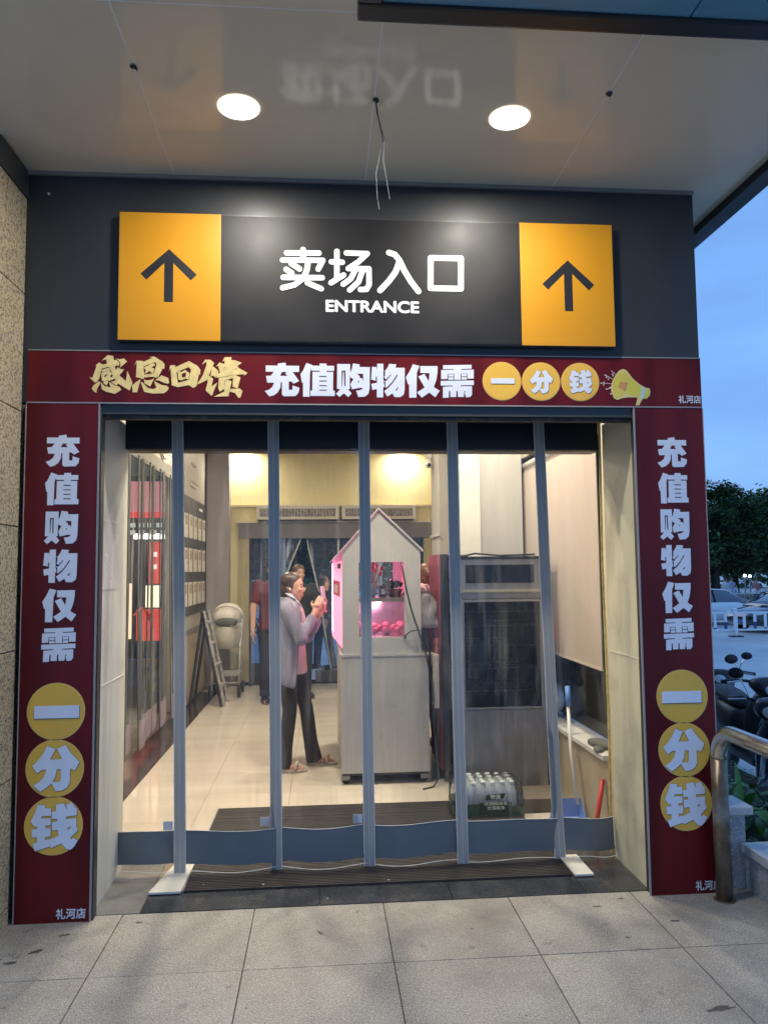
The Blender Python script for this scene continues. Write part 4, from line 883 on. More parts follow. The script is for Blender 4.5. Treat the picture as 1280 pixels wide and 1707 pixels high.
def on_side(y0, y1, z0, z1, mt, nm, d=.003):
    xa = .148 - (y0 - 2.11) * .056 / 1.29 - d; xb = .148 - (y1 - 2.11) * .056 / 1.29 - d
    MB().add([(xa, y0, z0), (xb, y1, z0), (xb, y1, z1), (xa, y0, z1), (xa + .002, y0, z0), (xb + .002, y1, z0), (xb + .002, y1, z1), (xa + .002, y0, z1)], [(0, 1, 2, 3), (7, 6, 5, 4), (0, 3, 7, 4), (1, 5, 6, 2), (3, 2, 6, 7), (0, 4, 5, 1)]).build(nm, mt, ki)
on_side(2.3, 3.2, 1.38, 1.50, mat('red sticker', (.6, .02, .04), .4), 'red_sticker')
on_side(2.5, 3.0, 1.40, 1.47, mat('sticker white', (.75, .6, .6), .4), 'sticker_panel', .006)
on_side(2.2, 2.6, 1.60, 1.64, m_black, 'switch_plate')
# kiosk interior
MB().box(.165, .735, 2.11, 2.55, 1.345, 1.375).build('shelf', mat('shelf dark', (.12, .10, .10), .5), ki)
MB().box(.73, .745, 2.11, 3.40, .96, 1.70).build('side_board', mat('board pink white', (.7, .45, .5), .5), ki)
m_glass = film('case glass', (.93, .93, .95), .05, .03, 3, 1.4, 0)
MB().box(.285, .618, 2.20, 2.203, 1.085, 1.342).build('case_glass', m_glass, ki)
MB().box(.20, .70, 2.75, 2.77, 1.0, 1.34).build('case_back', mat('foil back', (.6, .45, .55), .25, metal=.5, var=.5, scale=6), ki)
MB().box(.19, .71, 2.14, 2.77, 1.06, 1.078).build('case_floor', mat('case steel', (.5, .5, .52), .25, metal=.7), ki)
b = MB()
rr = random.Random(5)
for k in range(26): b.ell((rr.uniform(.28, .66), rr.uniform(2.35, 2.7), 1.10 + rr.uniform(0, .05)), .035, .035, .025, 7, 5)
b.build('pink_goods', mat('pink goods', (.9, .22, .38), .6, var=.3, scale=20), ki, smooth=True, kind='stuff')
b = MB(); b.box(.25, .66, 2.77, 2.79, 1.33, 1.36); b.build('led_strip', emis('pink led', (1, .18, .45), 9), ki)
b = MB(); b.lathe([(.025, 0), (.02, -.02), (0, -.024)], (.45, 2.45, 1.342), 12); b.build('case_lamp', emis('case lamp glow', (1, .85, .55), 16), ki)
for (x, y, z, e, c_) in ((.45, 2.5, 1.30, 2.2, (1, .5, .6)), (.45, 2.9, 1.62, 6, (1, .2, .45))):
    l = bpy.data.lights.new('pink_lamp', 'POINT'); l.energy = e; l.color = c_; l.shadow_soft_size = .06
    lo = bpy.data.objects.new('pink_lamp', l); COL.objects.link(lo); lo.parent = ki; lo.location = (x - .47, y - 2.8, z)
l = bpy.data.lights.new('added_pink_light', 'AREA'); l.shape = 'RECTANGLE'; l.size = .62; l.size_y = .02; l.energy = 8; l.color = (1, .22, .52)  # thin pink light added to tint the woman and the floor
lo = bpy.data.objects.new('added_pink_light', l); COL.objects.link(lo); lo.parent = ki; lo.location = (.082 - .47, 3.38 - 2.8, 1.34); lo.rotation_euler = (0, -PI / 2, 0)
for x, y in ((.17, 2.13), (.76, 2.13), (.17, 3.5), (.76, 3.5)):
    w_ = MB().lathe([(.0, -.012), (.026, -.012), (.028, 0), (.026, .012), (0, .012)], (x, y, .029), 16, 'y').build('castor_wheel', m_black, ki, smooth=True)
    b = MB(); b.box(x - .03, x + .03, y - .022, y - .017, .03, .06); b.box(x - .03, x + .03, y + .017, y + .022, .03, .06); b.build('castor_fork', m_metal, ki)
# things in the kiosk window: pots with skewers
pot = thing('skewer_pot', 'grey pot of red topped skewers on the kiosk shelf', 'pot', (.37, 2.30, 1.376))
MB().lathe([(.045, 0), (.055, .11), (.05, .11), (.045, .02)], (.37, 2.30, 1.376), 18).build('pot', mat('pot grey', (.4, .34, .3), .5), pot, smooth=True)
b = MB(); b2 = MB()
for k in range(16):
    a = rr.uniform(0, 2 * PI); r_ = rr.uniform(.0, .10); x, y, z = .37 + r_ * math.cos(a), 2.30 + r_ * math.sin(a), 1.376 + rr.uniform(.18, .26)
    b.tube([(.37 + .02 * math.cos(a), 2.30 + .02 * math.sin(a), 1.40), (x, y, z)], .003, 5); b2.ell((x, y, z), .014, .014, .02, 7, 5)
b.build('stick', mat('skewer wood', (.35, .15, .06), .5), pot, kind='stuff'); b2.build('red_tip', mat('red candy', (.7, .02, .03), .15), pot, smooth=True, kind='stuff')
cpt = thing('coffee_mug', 'dark mug with pale print beside the pot on kiosk shelf', 'mug', (.47, 2.26, 1.376))
MB().lathe([(.03, 0), (.034, .09), (.030, .09), (.028, .01)], (.47, 2.26, 1.376), 16).build('cup', mat('mug dark', (.10, .10, .11), .3), cpt, smooth=True)
MB().box(.455, .485, 2.2255, 2.227, 1.40, 1.44).build('print', mat('mug print', (.7, .7, .7), .4, var=.5, scale=60), cpt)
bk = thing('snack_basket', 'brown wicker basket with dark trinkets on kiosk shelf', 'basket', (.565, 2.28, 1.376))
MB().lathe([(.045, 0), (.062, .06), (.057, .06), (.04, .01)], (.565, 2.28, 1.376), 18).build('basket', mat('wicker brown', (.2, .07, .04), .6, var=.5, scale=60), bk, smooth=True)
b = MB()
for k in range(9): b.obox((.565 + rr.uniform(-.045, .045), 2.28 + rr.uniform(-.03, .03), 1.45 + rr.uniform(0, .05)), .018, .012, .014, (rr.random(), rr.random(), 0))
b.build('trinket', m_black, bk, kind='stuff')
# cable
cb = thing('power_cable', 'black power cable looping out of the kiosk window down its right side', 'cable', (.7, 2.06, 0))
b = MB(); b.tube([(.60, 2.10, 1.66), (.605, 2.06, 1.60), (.63, 2.055, 1.45), (.67, 2.055, 1.28), (.73, 2.05, 1.10), (.775, 2.05, .95), (.82, 2.04, .75), (.83, 2.04, .4), (.85, 2.0, .05), (.80, 1.95, .008), (.72, 1.9, .008)], .006, 7)
b.tube([(.62, 2.07, 1.09), (.66, 2.05, 1.125), (.71, 2.05, 1.135), (.76, 2.05, 1.12), (.80, 2.05, .98), (.83, 2.05, .6)], .005, 7); b.build('cord', m_black, cb, smooth=True)
b = MB(); b.box(.61, .63, 2.06, 2.082, 1.07, 1.10); b.build('plug', m_black, cb)
# plastic bag hung on kiosk
bag = thing('plastic_bag', 'crumpled translucent white plastic bag hanging on kiosk right edge', 'bag', (.80, 2.16, 1.3))
b = MB(); rings = []
for j in range(9):
    t = j / 8; z = 1.40 - .26 * t; w_ = .03 + .055 * min(1, t * 2.2); ring = []
    for k in range(14):
        a = 2 * PI * k / 14; rr_ = 1 + .22 * math.sin(3 * a + j * 1.3) + rr.uniform(-.1, .1)
        ring.append((.80 + .04 * t + w_ * rr_ * math.cos(a), 2.2 + .045 * rr_ * math.sin(a), z))
    rings.append(ring)
b.loft(rings); b.build('bag_body', mat('bag film', (.55, .55, .52), .25, var=.2, scale=14, alpha=.8), bag, smooth=True)
b = MB(); b.tube([(.79, 2.19, 1.39), (.765, 2.17, 1.45), (.80, 2.17, 1.47), (.83, 2.2, 1.39)], .008, 6); b.build('bag_handle', MATS['bag film'], bag)

# glass oven
m_st = mat('oven dark steel', (.27, .27, .28), .34, metal=.6, var=.12, scale=4, stretch=(6, 6, .4))
ov = thing('glass_oven', 'tall dark steel display oven with glass door and wire racks', 'oven', (1.27, 2.0, 0))
MB().box(.962, 1.582, 1.70, 2.38, .04, .592, bev=.004).build('base_cabinet', m_st, ov)
MB().box(.962, 1.582, 2.35, 2.38, .594, 1.37).build('back_panel', m_black, ov)
MB().box(.962, 1.00, 1.70, 2.348, .594, 1.37).build('side_panel', m_st, ov)
MB().box(1.548, 1.582, 1.70, 2.348, .594, 1.37).build('side_panel', m_st, ov)
MB().box(.962, 1.582, 1.70, 2.38, 1.372, 1.655, bev=.003).build('top_box', m_st, ov)
MB().box(.950, 1.59, 1.69, 2.39, 1.657, 1.675).build('lid', m_black, ov)
MB().box(1.02, 1.515, 1.690, 1.6985, 1.485, 1.615, bev=.002).build('control_display', mat('display black glass', (.006, .008, .016), .12, spec=.2), ov)
MB().box(.97, 1.575, 1.675, 1.698, 1.418, 1.438, bev=.004).build('handle_bar', mat('handle champagne', (.42, .38, .30), .3, metal=.5), ov)
dr = MB().box(.985, 1.56, 1.678, 1.695, 1.352, 1.37).build('door_frame', m_st, ov)
for x0, x1, z0, z1 in ((.985, 1.0, .60, 1.351), (1.545, 1.56, .60, 1.351), (1.0005, 1.5445, .60, .615)):
    MB().box(x0, x1, 1.678, 1.695, z0, z1).build('door_frame', m_st, ov)
MB().box(1.0, 1.545, 1.684, 1.690, .615, 1.352).build('door_glass', film('oven glass', (.62, .66, .7), .01, .03, 4, 1.3, .1), ov)
m_wire = mat('rack wire', (.5, .48, .45), .3, metal=.8)
for z in (.72, .88, 1.04, 1.18, 1.28):
    b = MB()
    for y in (1.74, 1.9, 2.1, 2.3): b.tube([(1.0, y, z), (1.548, y, z)], .0045 if y < 1.8 else .003, 5)
    for k in range(13): x = 1.02 + k * .043; b.tube([(x, 1.74, z + .004), (x, 2.3, z + .004)], .002, 4)
    b.build('wire_rack', m_wire, ov)
MB().box(1.02, 1.53, 2.33, 2.348, .62, 1.34).build('liner', mat('oven liner', (.12, .125, .13), .3, metal=.6, var=.5, scale=6), ov)
b = MB()
for x in (1.0, 1.54):
    for y in (1.74, 2.33): b.box(x - .02, x + .02, y - .02, y + .02, 0, .04)
b.build('foot', m_black, ov)
b = MB(); b.tube([(1.03, 1.9, 1.68), (1.12, 1.85, 1.70), (1.3, 1.84, 1.684), (1.57, 1.86, 1.69)], .007, 6); b.build('oven_cable', m_black, label='black cable lying on top of the glass oven', cat='cable', loc=(1.2, 1.86, 1.68))
# red perforated rack to its left
rk = thing('snack_rack', 'pink red perforated side of narrow snack rack beside the oven', 'rack', (.9, 2.4, 0))
MB().box(.885, .945, 2.02, 2.03, .10, 1.70).build('edge_post', m_soff, rk)
MB().box(.885, .892, 2.032, 2.62, .10, 1.70).build('perforated_side', mat('rack pink', (.22, .035, .06), .5, var=.7, scale=40), rk)
b = MB()
for z in (.15, .5, .85, 1.2, 1.5, 1.68): b.box(.893, 1.10, 2.04, 2.6, z, z + .015)
b.build('shelf', m_soff, rk)
b = MB(); 
for k in range(14): b.obox((.87 + rr.uniform(-.012, .005), 2.1 + rr.uniform(0, .45), rr.uniform(.5, 1.1)), .012, .04, .06, (0, 0, rr.uniform(-.3, .3)))
b.build('snack_packs', mat('packs red cream', (.3, .09, .09), .4, var=.9, scale=14), rk, kind='stuff')
MB().box(.83, .872, 2.05, 2.3, .55, .95, bev=.01).build('cream_cloth', mat('cloth cream', (.55, .5, .42), .8, var=.1), label='cream cloth hanging against the rack below the vendor', cat='cloth', loc=(.85, 2.17, .75))
# security camera
cc = thing('security_camera', 'small white dome camera mounted on the column above kiosk', 'camera', (1.2, 4.9, 2.8))
MB().box(1.19, 1.25, 4.88, 4.94, 2.86, 2.92).build('bracket', mat('cam white', (.6, .6, .58), .4), cc)
b = MB(); b.tube([(1.22, 4.9, 2.86), (1.22, 4.88, 2.82)], .012, 8); b.build('arm', MATS['cam white'], cc)
b = MB(); b.ell((1.21, 4.86, 2.78), .045, .05, .045, 14, 8); b.build('dome', MATS['cam white'], cc, smooth=True)
b = MB(); b.ell((1.21, 4.82, 2.77), .022, .02, .022, 10, 6); b.build('lens', m_black, cc, smooth=True)

# blind in the side window
m_blind = mat('blind beige', (.44, .375, .33), .6, var=.05, scale=2, stretch=(3, 3, .2))
bl = thing('roller_blind', 'beige roller blind pulled halfway over the side window', 'blind', (1.70, 1.5, 1.7))
MB().box(1.688, 1.694, .86, 3.15, .975, 2.47).build('fabric', m_blind, bl)
MB().box(1.684, 1.698, .86, 3.15, .96, .975).build('bottom_bar', mat('blind bar', (.5, .44, .38), .4), bl)
b = MB(); b.tube([(1.70, .84, 2.44), (1.70, 3.15, 2.44)], .03, 12); b.build('roller', mat('roller white', (.6, .58, .55), .4), bl, smooth=True)
# red ribbon decoration near window
rb = MB()
for k in range(7):
    a = k * .5 - 1.2; rb.add([(1.66, 1.80, 1.05), (1.655, 1.80 + .10 * math.sin(a), 1.05 + .12 * math.cos(a)), (1.655, 1.80 + .10 * math.sin(a + .28), 1.05 + .11 * math.cos(a + .28))], [(0, 1, 2)])
rb.build('red_bow', mat('bright red paper', (.8, .03, .04), .4, emit=(.8, .03, .03), es=.15), label='bright red paper bow pinned beside oven under blind', cat='decoration', loc=(1.66, 1.8, 1.05), solid=.002)  # faint glow put into the paper to brighten it

# helmet, cap on sill
hm = thing('helmet', 'white riding helmet with dark visor on the window sill', 'helmet', (1.70, 1.88, .49))
b = MB(); b.ell((1.715, 2.02, .615), .105, .135, .125, 20, 12); b.build('shell', mat('helmet white', (.68, .70, .72), .25, coat=.4), hm, smooth=True)
b = MB(); b.ell((1.69, 2.0, .735), .05, .085, .045, 14, 8); b.build('visor', mat('helmet visor', (.02, .03, .05), .15), hm, smooth=True)
b = MB(); b.lathe([(.02, 0), (.02, .01), (0, .012)], (1.625, 1.95, .68), 10, 'z'); b.build('vent_cap', m_black, hm)
gl = thing('cap', 'crumpled dark cloth cap lying on the window sill near the jamb', 'cap', (1.69, .93, .49))
b = MB(); b.ell((1.70, .95, .505), .055, .12, .035, 14, 7, rot=(0, .1, .3)); b.ell((1.66, .88, .498), .035, .10, .012, 12, 5, rot=(0, 0, -.4)); b.build('cloth', mat('dark olive cloth', (.08, .085, .075), .8, var=.3, scale=15), gl, smooth=True)
# sponge strip outside
# long handled dustpan + red broomstick
dp = thing('long_dustpan', 'blue long handled dustpan with white stick leaning near side window', 'dustpan', (1.5, 1.2, 0))
b = MB(); b.tube([(1.605, 1.14, .09), (1.61, 1.27, .42), (1.635, 1.38, .70)], .011, 10); b.build('stick', mat('stick white', (.66, .66, .6), .4), dp, smooth=True)
b = MB(); b.tube([(1.632, 1.365, .665), (1.645, 1.41, .79)], .017, 10); b.build('grip', mat('grip blue', (.08, .2, .5), .5), dp, smooth=True)
b = MB(); b.add([(1.38, 1.02, .005), (1.60, 1.00, .005), (1.63, 1.18, .005), (1.47, 1.18, .005), (1.375, 1.01, .012), (1.61, .99, .05), (1.64, 1.19, .12), (1.46, 1.19, .12), (1.395, 1.03, .012), (1.595, 1.01, .012), (1.62, 1.165, .012), (1.48, 1.165, .012)],
    [(0, 3, 2, 1), (0, 1, 5, 4), (1, 2, 6, 5), (2, 3, 7, 6), (3, 0, 4, 7), (4, 5, 9, 8), (5, 6, 10, 9), (6, 7, 11, 10), (7, 4, 8, 11), (8, 9, 10, 11)]); b.build('pan', mat('pan blue', (.13, .22, .5), .45, var=.08), dp)
b = MB(); b.tube([(1.575, .78, .01), (1.60, .78, .12), (1.645, .79, .34)], .014, 10); b.build('broomstick', mat('red plastic', (.5, .03, .02), .35), label='red plastic broomstick leaning in corner under the sill', cat='broom', loc=(1.58, .78, .02), smooth=True)

# bottled water pack
wp = thing('water_pack', 'shrink wrapped pack of bottled water with green band on the floor', 'water pack', (1.07, 1.37, 0))
m_bot = mat('bottle clear', (.70, .76, .84), .12, var=.05, alpha=.7)
m_cap = mat('cap white', (.75, .8, .78), .35)
first = None
for r in range(4):
    for c_ in range(6):
        x, y = .905 + c_ * .062 + .002 * r, 1.275 + r * .064; dz = rr.uniform(-.002, .004)
        if first is None:
            first = (MB().lathe([(.028, .006), (.030, .012), (.030, .135), (.027, .16), (.012, .198), (.012, .205)], (0, 0, 0), 12),
                     MB().lathe([(.0155, .198), (.0155, .218), (0, .219)], (0, 0, 0), 10))
            bo = MB(); bo.v = [(p[0] + x, p[1] + y, p[2]) for p in first[0].v]; bo.f = first[0].f; bo.m = first[0].m
            ob = bo.build('bottle', m_bot, wp, smooth=True); lx = (x, y)
            bo = MB(); bo.v = [(p[0] + x, p[1] + y, p[2]) for p in first[1].v]; bo.f = first[1].f; bo.m = first[1].m
            oc = bo.build('cap', m_cap, ob, smooth=True)
        else:
            o = ob.copy(); COL.objects.link(o); o.parent = wp; o.location = (x - lx[0], y - lx[1], dz)
            q = oc.copy(); COL.objects.link(q); q.parent = o
b = MB(); rings = []
for z, e in ((.003, .0), (.05, .003), (.10, .003), (.16, .0), (.19, -.012), (.215, -.022), (.228, -.06)):
    ring = []
    for k in range(40):
        a = 2 * PI * k / 40; X = .225 + e; Y = .145 + e
        cx_, sy_ = math.cos(a), math.sin(a); X *= abs(cx_) ** .25 * (1 if cx_ > 0 else -1); Y *= abs(sy_) ** .25 * (1 if sy_ > 0 else -1)
        ring.append((1.065 + X + rr.uniform(-.002, .002), 1.372 + Y + rr.uniform(-.002, .002), z + rr.uniform(-.002, .002) * (z > .05)))
    rings.append(ring)
b.loft(rings); b.build('shrink_wrap', film('shrink wrap', (.95, .97, .98), .16, .15, 30, 1.25, .8), wp, smooth=True)
b = MB(); b.loft([[(p[0] * 1.0 + (p[0] - 1.065) * .012, p[1] + (p[1] - 1.372) * .018, z + .012 * math.sin(p[0] * 14)) for p in rings[1]] for z in (.012, .085)], cap=False)
b.build('green_band', mat('wrap green', (.02, .07, .05), .3, var=.2, scale=20, coat=.3), wp, smooth=True)
yl = 1.219
MB().add([(1.03, yl, .115), (1.15, yl, .125), (1.16, yl, .155), (1.04, yl, .148), (1.03, yl + .002, .115), (1.15, yl + .002, .125), (1.16, yl + .002, .155), (1.04, yl + .002, .148)], [(0, 1, 2, 3), (7, 6, 5, 4), (0, 4, 5, 1), (3, 2, 6, 7)]).build('brand_patch', MATS['wrap green'], wp)
MB().box(.995, 1.20, yl - .002, yl, .048, .100, bev=.0008).build('brand_patch', MATS['wrap green'], wp)
b = MB(); word(b, '怡宝', 1.060, 1.130, .123, .150, yl - .0016, .05, .05, .06, 6, .0001); word(b, '饮用纯净水', 1.02, 1.175, .083, .102, yl - .0034, .03, .03, .06, 6, .0001)
word(b, '饮用纯净', 1.04, 1.155, .055, .078, yl - .0034, .03, .03, .1, 6, .0001); b.build('wrap_lettering', mat('wrap print', (.75, .8, .72), .4), wp)
cbx = MB(); cbx.box(1.30, 1.56, 1.30, 1.6, .0, .09, bev=.003); cbx.build('cardboard_box', mat('old carton', (.12, .10, .08), .8, var=.3, scale=8), label='dark flat carton on the floor in front of the oven base', cat='carton', loc=(1.43, 1.45, 0))

# small table edge at left door
tb_ = thing('side_stool', 'narrow stool with pale wooden top half hidden by left jamb', 'stool', (-1.70, 2.86, 0))
MB().box(-1.86, -1.645, 2.74, 3.0, .40, .43, bev=.004).build('top', mat('stool top', (.55, .48, .38), .5, var=.1), tb_)
for x in (-1.84, -1.67):
    for y in (2.76, 2.98): MB().tube([(x, y, -.0), (x, y, .40)], .012, 8).build('leg', m_soff, tb_)

# folding ladder
m_al = mat('ladder aluminium', (.42, .42, .40), .4, metal=.5, var=.4, scale=25)
ld = thing('step_ladder', 'paint spattered folding step ladder leaning open by the notice board', 'ladder', (-1.3, 5.8, 0))
for yy in (5.6, 5.95):
    b = MB(); b.tube([(-1.16, yy, .0), (-1.41, yy + .02, 1.12)], .024, 4); b.build('front_rail', m_al, ld)
    b = MB(); b.tube([(-1.56, yy, .0), (-1.42, yy + .02, 1.08)], .018, 4); b.build('rear_rail', m_soff, ld)
for k in range(4):
    z = .22 + k * .25; x = -1.16 - .25 * z / 1.12; MB().box(x - .05, x + .03, 5.6, 5.97, z, z + .022).build('step', m_al, ld)
b = MB(); b.tube([(-1.19, 5.575, .0), (-1.43, 5.59, 1.12)], .014, 5); b.build('rail_edge', m_black, ld)
# baby stroller
m_shell = mat('stroller white', (.66, .62, .54), .6, var=.12, scale=10)
st = thing('baby_stroller', 'white hooded baby stroller parked behind the step ladder', 'stroller', (-1.2, 6.45, 0))
b = MB(); b.ell((-1.225, 6.47, 1.02), .20, .20, .155, 20, 12, rot=(.35, 0, 0)); b.ell((-1.225, 6.38, 1.00), .185, .15, .12, 18, 10); b.build('hood', m_shell, st, smooth=True)
b = MB()
for q in (.02, .09, .155): b.tube([(-1.225 + (.205 - q * .25) * math.cos(PI * k / 12), 6.33 + q * 1.3 - .03 * math.sin(PI * k / 12), .99 + (.155 + q * .1) * math.sin(PI * k / 12)) for k in range(13)], .008, 6)
b.build('hood_hoop', mat('hoop beige', (.42, .36, .28), .6), st, smooth=True)
b = MB(); b.ell((-1.215, 6.235, .945), .145, .05, .06, 16, 8); b.build('hood_opening', mat('hood lining', (.10, .11, .09), .8), st, smooth=True)
b = MB(); b.loft([[(-1.225 + rx * math.cos(2 * PI * k / 16), 6.42 + ry * math.sin(2 * PI * k / 16), z) for k in range(16)] for z, rx, ry in ((.60, .10, .12), (.64, .15, .17), (.76, .175, .20), (.90, .185, .21), (.93, .17, .19))]); b.build('seat_shell', mat('seat cloth', (.55, .52, .42), .7, var=.15, scale=12), st, smooth=True)
m_tub = mat('stroller tube', (.6, .6, .56), .35, metal=.4)
for x in (-1.40, -1.06):
    b = MB(); b.tube([(x, 6.25, .09), (x, 6.40, .60), (x + .01, 6.62, 1.0)], .012, 7); b.tube([(x, 6.70, .09), (x, 6.45, .60)], .012, 7); b.tube([(x, 6.25, .30), (x, 6.62, .30)], .010, 7); b.build('frame_tube', m_tub, st, smooth=True)
b = MB(); b.box(-1.39, -1.07, 6.3, 6.6, .26, .30); b.tube([(-1.4, 6.25, .18), (-1.06, 6.25, .18)], .01, 6); b.build('basket', mat('basket net', (.3, .3, .28), .7), st)
for x in (-1.41, -1.05):
    for y in (6.22, 6.70): MB().lathe([(.04, -.012), (.075, -.016), (.082, 0), (.075, .016), (.04, .012)], (x, y, .082), 20, 'x').build('wheel', m_black, st, smooth=True)

# ================================================================== PEOPLE
SKIN = mat('skin', (.50, .30, .21), .5, var=.06, scale=12)
HAIR = mat('dark brown hair', (.035, .018, .010), .45, var=.5, scale=60, stretch=(4, 4, .6))
def remesh(b, vox, smooth_it=3):
    me = bpy.data.meshes.new('t'); me.from_pydata(b.v, [], b.f); t = bpy.data.objects.new('t', me); COL.objects.link(t)
    q = t.modifiers.new('r', 'REMESH'); q.mode = 'VOXEL'; q.voxel_size = vox
    s_ = t.modifiers.new('s', 'SMOOTH'); s_.iterations = smooth_it; s_.factor = .5
    bpy.context.view_layer.update()
    out = bpy.data.meshes.new_from_object(t.evaluated_get(bpy.context.evaluated_depsgraph_get()))
    bpy.data.objects.remove(t)
    out.polygons.foreach_set('use_smooth', [True] * len(out.polygons))
    return out
def chain(b, pts, rs, n=12):
    b.tube(pts, rs, n)
    for p, r in zip(pts, rs): b.ell(p, r, r, r, 10, 7)
def torso(b, rows, n=20, pw=.85):
    rings = []
    for (x, z, rx, ry) in rows:
        rings.append([(x + rx * (abs(math.cos(2 * PI * k / n)) ** pw) * (1 if math.cos(2 * PI * k / n) >= 0 else -1), ry * (abs(math.sin(2 * PI * k / n)) ** pw) * (1 if math.sin(2 * PI * k / n) >= 0 else -1), z) for k in range(n)])
    b.loft(rings)
def hand(b, w, d, pn, curl, s=1., side=1):
    """palm from wrist w along d, palm normal pn; four fingers and a thumb, each its own chain"""
    w = Vector(w); d = Vector(d).normalized(); pn = Vector(pn).normalized(); sd = d.cross(pn).normalized() * side
    L_ = .085 * s
    for k in range(4):
        b.tube([w + sd * (.027 - .018 * k) * s * .6, w + d * L_ + sd * (.027 - .018 * k) * s], [.013 * s, .011 * s], 8)
    b.ell(w + d * L_ * .55, .036 * s, .036 * s, .024 * s, 10, 7)
    for k, fl_ in enumerate((.070, .080, .074, .056)):
        base = w + d * L_ + sd * (.027 - .018 * k) * s; p = [base]; dd = d.copy()
        for seg in (.45, .32, .23):
            dd = (dd * math.cos(curl) + pn * math.sin(curl)).normalized() if seg != .45 else (dd * math.cos(curl * .6) + pn * math.sin(curl * .6)).normalized()
            p.append(p[-1] + dd * fl_ * seg * s)
        b.tube(p, [.0088 * s, .0082 * s, .0075 * s, .0062 * s], 7); b.ell(p[-1], .0065 * s, .0065 * s, .0065 * s, 7, 5)
    t0 = w + d * L_ * .25 + sd * .030 * s; t1 = t0 + (sd * .8 + d * .6 + pn * .3).normalized() * .04 * s; t2 = t1 + (d * .9 + pn * .5).normalized() * .032 * s
    b.tube([t0, t1, t2], [.013 * s, .0105 * s, .008 * s], 8); b.ell(t2, .008 * s, .008 * s, .008 * s, 7, 5)
def head(b, c, s=1., yaw=0., pitch=0.):
    """skull, jaw, nose, lips, brow and ears in one; faces +x before the turn"""
    R_ = Euler((0, pitch, yaw)).to_matrix(); c = Vector(c)
    def P(x, y, z): return c + R_ @ Vector((x * s, y * s, z * s))
    def E(x, y, z, rx, ry, rz, n=14, m=9): b.ell(P(x, y, z), rx * s, ry * s, rz * s, n, m, rot=(0, pitch, yaw))
    E(-.008, 0, .025, .093, .076, .095, 20, 14); E(.018, 0, -.03, .070, .062, .078, 18, 12); E(.040, 0, -.075, .040, .040, .033)
    E(.082, 0, -.010, .016, .010, .024); E(.090, 0, -.024, .010, .013, .009)
    E(.074, 0, -.053, .014, .021, .006); E(.072, 0, -.062, .013, .019, .006)
    for sy in (-1, 1): E(.066, sy * .030, -.015, .024, .024, .026); E(-.006, sy * .074, -.004, .018, .010, .030)
def face_bits(parent, c, s=1., yaw=0., pitch=0.):
    R_ = Euler((0, pitch, yaw)).to_matrix(); c = Vector(c)
    def P(x, y, z): return c + R_ @ Vector((x * s, y * s, z * s))
    for sy in (-1, 1):
        b = MB(); b.ell(P(.081, sy * .030, .006), .008 * s, .013 * s, .006 * s, 10, 6, rot=(0, pitch, yaw)); b.build('eye', mat('eye dark', (.03, .02, .018), .15), parent, smooth=True)
        b = MB(); b.tube([P(.086, sy * .014, .026), P(.088, sy * .030, .031), P(.078, sy * .046, .026)], [.002 * s, .003 * s, .0015 * s], 5); b.build('eyebrow', HAIR, parent)
    b = MB(); b.ell(P(.088, 0, -.0565), .008 * s, .019 * s, .0055 * s, 12, 6, rot=(0, pitch, yaw)); b.build('lips', mat('lips', (.42, .10, .09), .35), parent, smooth=True)
def place(root, loc, rz, objs=None): root.location = loc; root.rotation_euler = (0, 0, rz)

# --- woman with phone
wo = thing('person', 'woman in loose grey denim shirt over pink top filming with her phone', 'person', (0, 0, 0))
hc = (.035, 0, 1.452)
b = MB()
head(b, hc, .98, -.18, .06)
torso(b, [(0, .84, .115, .155), (0, .93, .11, .145), (.01, 1.03, .095, .125), (.015, 1.15, .11, .14), (.01, 1.25, .105, .155), (0, 1.31, .075, .12), (.005, 1.345, .05, .06)])
chain(b, [(.0, 0, 1.30), (.02, 0, 1.39)], [.052, .047])
chain(b, [(.0, -.155, 1.285), (.12, -.20, 1.06), (.225, -.085, 1.265)], [.046, .037, .024])
chain(b, [(.0, .155, 1.285), (.14, .18, 1.05), (.255, .03, 1.235)], [.046, .037, .024])
hand(b, (.225, -.085, 1.265), (.35, .3, .85), (.2, 1, 0), .55, .95, 1)
hand(b, (.255, .03, 1.235), (.3, -.1, .9), (.1, -1, .1), .55, .95, -1)
for sy, fx in ((-1, -.03), (1, .20)):
    chain(b, [(0, sy * .085, .85), (.03 + fx * .5, sy * .095, .46), (fx, sy * .10, .075)], [.066, .044, .032])
    b.tube([(fx - .03, sy * .10, .035), (fx + .06, sy * .105, .035), (fx + .17, sy * .115, .022)], [.032, .034, .020], 10)
me = remesh(b, .0085, 2); me.materials.append(SKIN); from_data('body', me, wo)
face_bits(wo, hc, .98, -.18, .06)
# trousers, flared, one mesh
m_jean = mat('black jeans', (.022, .020, .024), .75, var=.5, scale=9, bump=.3, bscale=14)
b = MB()
torso(b, [(0, .80, .125, .165), (0, .90, .122, .158), (0, .99, .105, .138)])
for sy, fx in ((-1, -.03), (1, .20)):
    b.tube([(0, sy * .085, .86), (.035 + fx * .5, sy * .095, .47), (.01 + fx * .8, sy * .10, .2), (fx, sy * .105, .035)], [.086, .058, .058, .068], 16)
me = remesh(b, .012, 2); me.materials.append(m_jean); from_data('trousers', me, wo)
# pink top
m_top = mat('pale pink top', (.66, .46, .48), .7, var=.08, scale=8, bump=.2, bscale=10)
b = MB(); torso(b, [(.02, .76, .135, .15), (.015, .9, .13, .15), (.015, 1.05, .115, .14), (.02, 1.18, .125, .15), (.01, 1.27, .112, .158), (0, 1.325, .08, .115), (0, 1.34, .06, .07)])
me = remesh(b, .012, 2); me.materials.append(m_top); from_data('top', me, wo)
